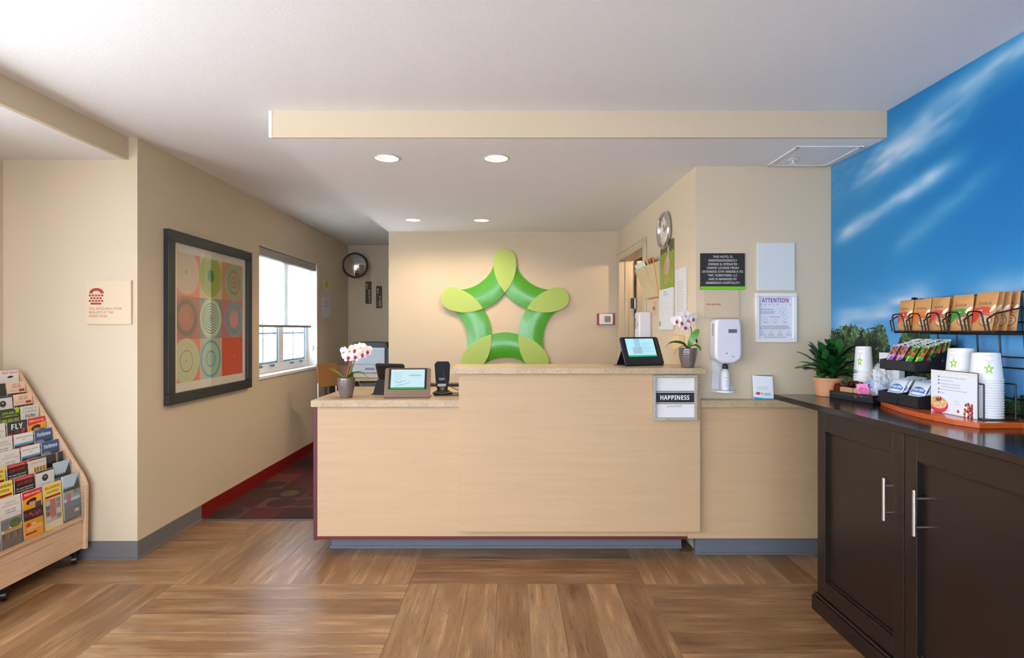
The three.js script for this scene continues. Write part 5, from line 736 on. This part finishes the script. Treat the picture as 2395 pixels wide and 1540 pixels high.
// kraft oatmeal pouches (the printed figure is left out)
const pouchTex = (c, name) => print(256, 384, (g) => { fillR(g, '#c58f55', 0, 0, 256, 384); for (let k = 0; k < 300; k++) { g.fillStyle = 'rgba(120,76,34,0.10)'; g.fillRect(rnd(0, 256), rnd(0, 384), 3, 10); } g.fillStyle = '#3c3a48'; g.font = 'bold 34px serif'; g.textAlign = 'center'; g.fillText('QUAKER', 128, 128, 150); g.fillStyle = c; g.beginPath(); g.moveTo(0, 158); g.lineTo(180, 150); g.quadraticCurveTo(236, 160, 210, 210); g.lineTo(130, 222); g.lineTo(60, 300); g.lineTo(0, 320); g.fill(); g.fillStyle = '#f7ecdc'; g.font = 'bold 24px sans-serif'; g.fillText(name, 104, 196, 150); g.strokeStyle = '#2c3350'; g.lineWidth = 5; g.beginPath(); g.ellipse(176, 282, 64, 56, 0, 0, 7); g.stroke(); g.fillStyle = '#d8b383'; g.beginPath(); g.ellipse(176, 280, 54, 42, 0, 0, 7); g.fill(); for (let k = 0; k < 26; k++) { g.fillStyle = ['#8c4a30', '#e8d2a8', '#b07a44'][k % 3]; g.beginPath(); g.arc(140 + rnd(0, 72), 256 + rnd(0, 46), 7, 0, 7); g.fill(); } g.fillStyle = '#f2e2c8'; g.beginPath(); g.ellipse(226, 166, 14, 40, 0.5, 0, 7); g.fill(); }, 0.6);
const POUCH = [pouchTex('#d8483a', 'Regular'), pouchTex('#e8781c', 'Maple'), pouchTex('#d8403e', 'Raisin'), pouchTex('#3f9a3a', 'Apples'), pouchTex('#d8402c', 'Regular')], pouchG = [0, 1, 2].map((k) => packet(0.09, 0.136, 0.02, { edge: 0.1, wob: 0.35, s: 60 + k, nx: 8, ny: 12 }));
const pouchWords = ['kraft oatmeal pouch with red panel, in the column beside the orange ones', 'kraft oatmeal pouch with orange panel', 'kraft oatmeal pouch with red panel, between the orange and green columns', 'kraft oatmeal pouch with green panel', 'kraft oatmeal pouch with red panel, in the tallest end column'];
for (let c = 0; c < 5; c++) for (let r = 0; r < 4; r++) {
  const t = thing('oatmeal_pouch', pouchWords[c], 'pouch', [1.712 + r * 0.029, 1.3135, -(2.403 - c * 0.1 + rnd(-0.006, 0.006))], { group: 'oatmeal pouches in the wire basket' });
  t.rotation.y = -Math.PI / 2 + rnd(-0.06, 0.06); const m = part(t, 'pouch_body', pouchG[(c + r) % 3], POUCH[c]); m.rotation.x = -0.1 - (c === 4 ? 0.1 : 0.02) * (1 - r / 4); m.scale.y = c === 4 ? 1.06 : rnd(0.97, 1.02);
}
// two black bins
function bin(name, label, y, d0, d1, front, back) {
  const X0 = 1.67, X1 = 1.845, t = thing(name, label, 'bin', [X0, y, -(d0 + d1) / 2]), L = d1 - d0, th = 0.0035, W = X1 - X0;
  const S = new THREE.Shape(); S.moveTo(0, 0); S.lineTo(0, front); S.lineTo(W * 0.32, front + 0.008); S.lineTo(W, back); S.lineTo(W, 0);
  const wallG = (z) => { const g = new THREE.ExtrudeGeometry(S, { depth: th, bevelEnabled: false }); g.translate(0, 0, z - th / 2); return metreUV(g); };
  part(t, 'front_wall', lb(th, front, L, 0.001, th / 2, front / 2, 0), BLACKPLASTIC); part(t, 'back_wall', lb(th, back, L, 0.001, W - th / 2, back / 2, 0), BLACKPLASTIC); part(t, 'floor_plate', lb(W, th, L, 0.001, W / 2, th / 2, 0), BLACKPLASTIC);
  const sw = part(t, 'side_wall', wallG(L / 2 - th / 2), BLACKPLASTIC); part(t, 'side_wall', wallG(-L / 2 + th / 2), BLACKPLASTIC); part(t, 'divider', wallG(0), BLACKPLASTIC);
  const ring = merge([new THREE.TorusGeometry(0.026, 0.0022, 8, 36), new THREE.TorusGeometry(0.035, 0.0016, 8, 36, 2.6).rotateZ(2.7)]); ring.translate(W * 0.5, (front + back) * 0.33, L / 2 + 0.0008); part(sw, 'emblem_ring', ring, MP('#16181c', 0.15, { clearcoat: 1 }));
  part(t, 'rim_lip', lb(0.002, 0.004, L, 0, -0.001, front * 0.62, 0), BLACKPLASTIC); return t;
}
bin('display_bin', 'upper black two-section bin holding granola bars', 1.1405, 2.272, 2.492, 0.043, 0.112);
bin('display_bin', 'lower black two-section bin holding cocoa packets', BT + 0.0005, 2.252, 2.502, 0.05, 0.1);
// granola bars
const barTex = (a, b, c, word) => print(160, 288, (g) => { fillR(g, a, 0, 0, 160, 288); fillR(g, b, 0, 150, 160, 138); g.fillStyle = c; g.beginPath(); g.moveTo(60, 140); g.lineTo(110, 130); g.lineTo(60, 288); g.lineTo(10, 288); g.fill(); for (let k = 0; k < 12; k++) { g.fillStyle = ['#8a4a20', '#b0662c', '#6a3418'][k % 3]; g.beginPath(); g.arc(108 + rnd(-30, 40), 70 + rnd(-40, 50), 18, 0, 7); g.fill(); } g.fillStyle = '#fff'; g.save(); g.translate(60, 250); g.rotate(-1.2); g.font = 'bold 30px sans-serif'; g.fillText(word, 0, 0, 110); g.restore(); fillR(g, '#e8ecee', 0, 0, 160, 12); fillR(g, '#e8ecee', 0, 278, 160, 10); }, 0.22);
const BARS = [barTex('#b07cc0', '#8a4aa0', '#f0c820', 'TRAIL'), barTex('#3fa83c', '#2c8a34', '#e8c820', 'OATS'), barTex('#5a2028', '#7c2a24', '#c23a20', 'CRUNCHY'), barTex('#2a8c3c', '#1e6a34', '#dfe6dc', 'CHEWY')], barG = [packet(0.042, 0.125, 0.014, { edge: 0.1, wob: 0.3, s: 71, nx: 6, ny: 10 }), packet(0.042, 0.125, 0.014, { edge: 0.1, wob: 0.3, s: 72, nx: 6, ny: 10 })];
const barWords = ['purple and yellow snack bar leaning in upper bin', 'green and yellow snack bar leaning in upper bin', 'dark red snack bar leaning in upper bin', 'deep green and white snack bar leaning in upper bin'];
for (let c = 0; c < 4; c++) for (let r = 0; r < 8; r++) {
  const kind = c < 1 ? (r < 2 ? 0 : r % 3) : c === 1 ? (r === 0 ? 0 : r % 2 ? 1 : 3) : c === 2 ? (r === 0 ? 1 : [2, 3, 1][r % 3]) : [1, 2, 3][r % 3];
  const t = thing('snack_bar', barWords[kind], 'snack bar', [1.679 + r * 0.0185, 1.1455, -(2.465 - c * 0.056 + rnd(-0.003, 0.003))], { group: 'snack bars in the upper bin' });
  t.rotation.y = -Math.PI / 2 + rnd(-0.08, 0.08); const m = part(t, 'wrapper', barG[r % 2], BARS[kind]); m.rotation.x = -0.5 + r * 0.05 + rnd(-0.03, 0.03); m.scale.y = 0.92 + r * 0.02;
}
// cocoa packets
const COCOA = print(256, 320, (g) => { fillR(g, '#dfe6ee', 0, 0, 256, 320); g.fillStyle = '#1d6fc0'; g.beginPath(); g.moveTo(20, 104); g.quadraticCurveTo(128, 40, 236, 104); g.lineTo(236, 150); g.quadraticCurveTo(128, 130, 20, 150); g.fill(); g.fillStyle = '#fff'; g.font = 'bold 44px serif'; g.textAlign = 'center'; g.fillText('SWISS MISS', 128, 126, 190); g.strokeStyle = '#2f86cf'; g.lineWidth = 9; g.beginPath(); g.moveTo(26, 166); g.quadraticCurveTo(128, 196, 230, 166); g.stroke(); fillR(g, '#c9d4df', 0, 0, 256, 16); g.fillStyle = '#e6ded6'; g.fillRect(0, 220, 256, 100); }, 0.35), cocG = [packet(0.086, 0.115, 0.009, { edge: 0.08, wob: 0.4, s: 81 }), packet(0.086, 0.115, 0.009, { edge: 0.08, wob: 0.4, s: 82 })];
for (let c = 0; c < 2; c++) for (let r = 0; r < 9; r++) {
  const t = thing('cocoa_packet', ['white and blue cocoa packet in lower bin section beside the condiment tray', 'white and blue cocoa packet in lower bin section beside the sign'][c], 'packet', [1.68 + r * 0.0135, BT + 0.0055, -(2.438 - c * 0.124 + rnd(-0.006, 0.006))], { group: 'cocoa packets in the lower bin' });
  t.rotation.y = -Math.PI / 2 + rnd(-0.07, 0.07); const m = part(t, 'sachet', cocG[r % 2], COCOA); m.rotation.x = -0.52 + r * 0.035 + rnd(-0.02, 0.02);
}
{ // oatmeal instruction sign
  const t = thing('counter_sign', 'upright instruction card with oatmeal bowl picture in wire holder', 'sign', [1.69, BT, -2.1]); t.rotation.y = -Math.PI / 2;
  part(t, 'card', lb(0.22, 0.166, 0.003, 0, 0, 0.084, 0), M('#e6e6e4', 0.5)); const g0 = new THREE.PlaneGeometry(0.219, 0.165); g0.translate(0, 0.084, 0.0022);
  part(t, 'printed_face', g0, print(768, 576, (g) => {
    fillR(g, '#e3e6ea', 0, 0, 768, 576); fillR(g, '#e7ded0', 0, 0, 768, 40); g.font = '25px sans-serif';
    [['Choose your favorite Quaker oatmeal', 92], ['Pour into large cup', 138], ['Add boiling hot water and stir.', 184], ['CAUTION: Oatmeal will be hot', 222], ['Stir in hot water with a favorite or twice', 262], ['Enjoy!', 308]].forEach(([s, y], i) => { g.fillStyle = '#7e8794'; g.fillText(s, 170, y, 480); if (i !== 3) { g.fillStyle = '#232f58'; g.beginPath(); g.arc(140, y - 8, 13, 0, 7); g.fill(); g.fillStyle = '#e3e6ea'; g.beginPath(); g.arc(140, y - 8, 4, 0, 7); g.fill(); } });
    g.fillStyle = '#d23a4e'; g.beginPath(); g.ellipse(130, 470, 172, 112, 0, 0, 7); g.fill(); g.fillStyle = '#e2bd84'; g.beginPath(); g.ellipse(130, 440, 152, 86, 0, 0, 7); g.fill(); for (let k = 0; k < 70; k++) { g.fillStyle = ['#efd5a4', '#d0a066', '#c89258'][k % 3]; g.beginPath(); g.ellipse(20 + rnd(0, 220), 390 + rnd(0, 100), 20, 9, rnd(0, 3), 0, 7); g.fill(); } for (let k = 0; k < 18; k++) { g.fillStyle = ['#8c1c2c', '#b83044', '#5a1830'][k % 3]; g.beginPath(); g.arc(90 + rnd(0, 100), 370 + rnd(0, 46), 12, 0, 7); g.fill(); }
    for (let k = 0; k < 40; k++) { g.fillStyle = ['#b84a34', '#8a2c34', '#c87a44', '#5a2c44'][k % 4]; g.beginPath(); g.arc(690 - rnd(0, 60) * (k % 3), 390 + k * 4.5 + rnd(0, 20), 17, 0, 7); g.fill(); } g.fillStyle = '#c8344a'; g.beginPath(); g.arc(470, 520, 20, 0, 7); g.fill(); g.fillStyle = '#8a909c'; g.font = '18px sans-serif'; g.fillText('Oatmeal', 408, 396); g.fillText('Fruit & Nut', 408, 432);
  }, 0.5));
  part(t, 'holder', merge([wire([[-0.111, 0.168, 0], [0.111, 0.168, 0], [0.111, 0.001, 0], [-0.111, 0.001, 0]], 0.0016)]), WIRE);
}
// paper cups, rim down
const starPath = (g, x, y, r) => { for (let k = 0; k < 5; k++) { const a = -Math.PI / 2 + k * Math.PI * 0.4; g.save(); g.translate(x, y); g.rotate(a); g.beginPath(); g.ellipse(r * 0.62, 0, r * 0.38, r * 0.17, 0, 0, 7); g.fill(); g.restore(); g.save(); g.translate(x, y); g.rotate(a + Math.PI * 0.2); g.fillRect(r * 0.28, -r * 0.3, r * 0.26, r * 0.6); g.restore(); } };
const cupArt = (u0) => print(1024, 256, (g) => { fillR(g, '#ecebe8', 0, 0, 1024, 256); for (const x of [u0, u0 + 512]) { g.fillStyle = '#8cc63f'; starPath(g, x % 1024, 152, 52); g.fillStyle = '#a8a39c'; g.font = '19px sans-serif'; g.textAlign = 'center'; g.fillText('IN SUPPORT OF', x % 1024, 34, 120); g.fillStyle = '#c99a90'; g.fillText('EXTENDED STAY', x % 1024, 76, 110); g.fillStyle = '#9ab070'; g.fillText('CARES', x % 1024, 96, 60); } }, 0.5);
const CUPWHITE = M('#ebe9e6', 0.5), cupGeo = {};
function cupStack(x, d, y0, n, rr, rb, h, pitch, label, group, artAt, tall = true) {
  const art = cupArt(artAt), key = rr + '_' + rb + '_' + h;
  cupGeo[key] ??= { body: lathe([[rr - 0.0006, 0.003], [rb, h]], 48), inside: lathe([[rb, h], [rb - 0.003, h], [rb - 0.003, h - 0.006], [0, h - 0.006], [0, h - 0.0075], [rb - 0.0035, h - 0.0075], [rr - 0.0022, 0.004]], 48), rim: new THREE.TorusGeometry(rr, 0.0022, 8, 48).rotateX(Math.PI / 2).translate(0, 0.0022, 0) };
  for (let k = 0; k < n; k++) { const t = thing('paper_cup', label, 'cup', [x, y0 + k * pitch, -d], { group }); part(t, 'body', cupGeo[key].body, k === n - 1 ? art : CUPWHITE); part(t, 'base', cupGeo[key].inside, CUPWHITE); part(t, 'rim', cupGeo[key].rim, CUPWHITE); }
}
cupStack(1.757, 2.033, BT + 0.004, 16, 0.05, 0.041, 0.1, 0.0092, 'upturned white paper cup in wire holder stack', 'paper cups stacked in the wire holder', 936);
cupStack(1.762, 2.152, BT + 0.0005, 17, 0.05, 0.041, 0.1, 0.0096, 'upturned white paper cup in stack behind the wire holder', 'paper cups stacked behind the wire holder', 825);
{ const t = thing('cup_holder', 'black wire cup holder beside the instruction card', 'cup holder', [1.757, BT, -2.033]); part(t, 'base_ring', lb(0.128, 0.003, 0.128, 0.001, 0, 0.0016, 0), WIRE);
  const r = 0.0575; for (const [sx, sz] of [[-1, -1], [1, -1], [1, 1], [-1, 1]]) part(t, 'post', rod([sx * r, 0.002, sz * r], [sx * r, 0.13, sz * r], 0.0028), WIRE);
  part(t, 'top_loop', merge([wire([[-r, 0.13, r], [-r, 0.13, -r]], 0.0024), wire([[r, 0.13, r], [r, 0.13, -r], [-r, 0.13, -r]], 0.0024)]), WIRE); }
cupStack(1.765, 2.755, CT + 0.0005, 14, 0.043, 0.034, 0.125, 0.0105, 'tall upturned white paper cup in stack beside the plant', 'tall paper cups beside the plant', 862);
// condiment tray, turned a little
{
  const a = Math.atan2(0.065, 0.235), L = 0.244, W = 0.13, H = 0.04, th = 0.004, t = thing('condiment_tray', 'long black condiment tray full of sachets', 'tray', [1.6475 + Math.cos(a) * W / 2, CT, -2.6725 - Math.sin(a) * W / 2]); t.rotation.y = a;
  const x0 = -W / 2;
  part(t, 'floor_plate', lb(W, th, L, 0.001, 0, th / 2, 0), BLACKPLASTIC); part(t, 'side_wall', lb(th, H, L, 0.001, x0 + th / 2, H / 2, 0), BLACKPLASTIC); part(t, 'side_wall', lb(th, H, L, 0.001, -x0 - th / 2, H / 2, 0), BLACKPLASTIC); for (const z of [-L / 2 + th / 2, L / 2 - th / 2, 0.012]) part(t, 'divider', lb(W, H - 0.002, th, 0.001, 0, H / 2, z), BLACKPLASTIC);
  part(t, 'rim_line', lb(0.001, 0.002, L * 0.9, 0, x0 - 0.0003, H * 0.7, 0), M('#55555a', 0.4));
  const at = (x, y, z) => { const v = V(x, y, z).applyAxisAngle(V(0, 1, 0), a); return [t.position.x + v.x, t.position.y + v.y, t.position.z + v.z]; };
  const put = (name, label, cat, x, y, z, geo, mat, rot, group, pn = 'sachet') => { const o = thing(name, label, cat, at(x, y, z), group ? { group } : {}); part(o, pn, geo, mat); o.rotation.set(...rot, 'YXZ'); return o; };
  const sg = [0, 1, 2].map((k) => packet(0.046, 0.056, 0.006, { nx: 6, ny: 6, edge: 0.1, wob: 0.9, s: 90 + k, curl: 0.7 }).translate(0, -0.028, 0));
  const PINK = print(96, 96, (g) => { fillR(g, '#ee88b4', 0, 0, 96, 96); fillR(g, '#d85a90', 12, 36, 72, 18); fillR(g, '#f6b8d0', 20, 64, 50, 8); }, 0.5), BLUES = print(96, 96, (g) => { fillR(g, '#9ccbe8', 0, 0, 96, 96); fillR(g, '#2c6fc0', 0, 30, 96, 34); fillR(g, '#e8f2f8', 20, 42, 56, 8); }, 0.45), TEA = print(96, 96, (g) => { fillR(g, '#8c3420', 0, 0, 96, 96); fillR(g, '#e8cfa8', 34, 0, 14, 96); fillR(g, '#c85a34', 58, 10, 26, 70); }, 0.45), RAW = M('#c09a6c', 0.7), POD = M('#4a1416', 0.35), SALT = M('#b9b4aa', 0.6), RED = M('#c4472e', 0.5);
  for (let k = 0; k < 5; k++) put('tea_sachet', 'upright orange and cream tea sachet at the plant end of tray', 'sachet', x0 + 0.034, 0.045 + 0.004 * (k % 2), -0.112 + k * 0.008, sg[k % 3], TEA, [0.1 * (k % 3 - 1), a + 0.15 + 0.12 * (k % 3), 0.05 * (k - 2)], 'tea sachets in the tray');
  { const w = 0.08, l = 0.07, h = 0.058, o = thing('creamer_box', 'open brown cardboard box of dark creamer pods in tray', 'box', at(x0 + 0.052, 0.0045, -0.034)); o.rotation.y = a; const b = M('#b08a5c', 0.8); part(o, 'carton', merge([lb(0.003, h, l, 0, -w / 2, h / 2, 0), lb(0.003, h, l, 0, w / 2, h / 2, 0), lb(w, h, 0.003, 0, 0, h / 2, -l / 2), lb(w, h, 0.003, 0, 0, h / 2, l / 2), lb(w, 0.003, l, 0, 0, 0.0015, 0)]), b); part(o, 'liner', lb(w - 0.006, 0.03, l - 0.006, 0, 0, 0.018, 0), M('#2a1210', 0.8)); for (let k = 0; k < 12; k++) { const g = lathe([[0, 0], [0.011, 0], [0.014, 0.02], [0.017, 0.021], [0.017, 0.023], [0, 0.023]], 16); g.rotateZ(rnd(-0.9, 0.9)); g.rotateX(rnd(-0.9, 0.9)); g.translate(rnd(-0.024, 0.024), 0.046 + rnd(0, 0.018), rnd(-0.02, 0.02)); part(o, 'creamer_pod', g, k % 3 ? POD : M('#7a2c24', 0.3)); } }
  for (let k = 0; k < 9; k++) put('sweetener_sachet', 'crumpled pink sweetener sachet in tray', 'sachet', x0 + 0.03 + rnd(-0.006, 0.012), 0.024 + k * 0.0042, 0.052 + rnd(-0.02, 0.02), sg[k % 3], PINK, [rnd(-1.3, -0.55), a - 0.6 + rnd(-0.9, 0.7), rnd(-0.5, 0.5)], 'pink sachets in the tray');
  for (let k = 0; k < 3; k++) put('sugar_sachet', 'brown sugar sachet beside the pink ones in tray', 'sachet', x0 + 0.028, 0.028 + k * 0.007, 0.028, sg[k % 3], RAW, [rnd(-1.2, -0.8), a + rnd(-0.8, -0.2), rnd(-0.3, 0.3)], 'brown sugar sachets in the tray');
  for (let k = 0; k < 10; k++) put('sweetener_sachet', 'blue sweetener sachet heaped at the bin end of tray', 'sachet', x0 + 0.09 + rnd(-0.014, 0.012), 0.03 + k * 0.0065, 0.07 + rnd(-0.026, 0.026), sg[k % 3], BLUES, [rnd(-0.9, 0.1), a - 0.7 + rnd(-0.7, 0.7), rnd(-0.7, 0.7)], 'blue sachets in the tray');
  for (let k = 0; k < 4; k++) put('pepper_sachet', 'red and grey seasoning sachet lying at the bin end of tray', 'sachet', x0 + 0.034 + k * 0.008, 0.016 + k * 0.006, 0.096, sg[k % 3], k % 2 ? SALT : RED, [-1.4, a + rnd(-0.3, 0.3), 0], 'seasoning sachets in the tray');
}
{ // clear bag of wrapped cutlery with lids on top
  const t = thing('cutlery_bag', 'crumpled clear plastic bag of white cutlery behind the tray', 'bag', [1.765, CT, -2.625]), n = noiseGrid(9, 9, 55), n5 = noiseGrid(23, 23, 56), g = new THREE.SphereGeometry(1, 56, 40), p = g.attributes.position;
  for (let i = 0; i < p.count; i++) { let x = p.getX(i), y = p.getY(i), z = p.getZ(i); const th = Math.atan2(z, x) / 6.283 + 0.5, v = (y + 1) / 2, k = 0.76 + 0.34 * Math.abs(n(th, v) - 0.5) * 2 + 0.2 * Math.abs(n5(th, v) - 0.5), sq = 1 - 0.35 * v; p.setXYZ(i, x * 0.062 * k * sq, 0.003 + Math.max(0, v) ** 0.9 * 0.185, z * 0.078 * k * sq); }
  g.computeVertexNormals(); 
  part(t, 'bag_skin', g, MP('#ffffff', 0.12, { transmission: 0.75, thickness: 0, ior: 1.45 }));
  for (let k = 0; k < 16; k++) { const a = rnd(0, 6.28), q = rnd(0.008, 0.032); part(t, 'fork_handle', rod([Math.cos(a) * q, 0.012, Math.sin(a) * q], [Math.cos(a + 0.4) * q * 1.1, 0.15 + rnd(-0.02, 0.01), Math.sin(a + 0.4) * q * 1.1], 0.0035, 6), M('#e8e8ea', 0.4)); }
  const c = thing('napkin_stack', 'folded white napkins behind the clear cutlery bag', 'napkins', [1.812, CT, -2.62]); for (let k = 0; k < 5; k++) { const q = lb(0.004, 0.235 - (k % 2) * 0.006, 0.14, 0.001, k * 0.0055 - 0.01, 0.1175 - (k % 2) * 0.003, 0); part(c, 'napkin', q, M('#e2e3e4', 0.8)); }
}
renderer.render(scene, camera);
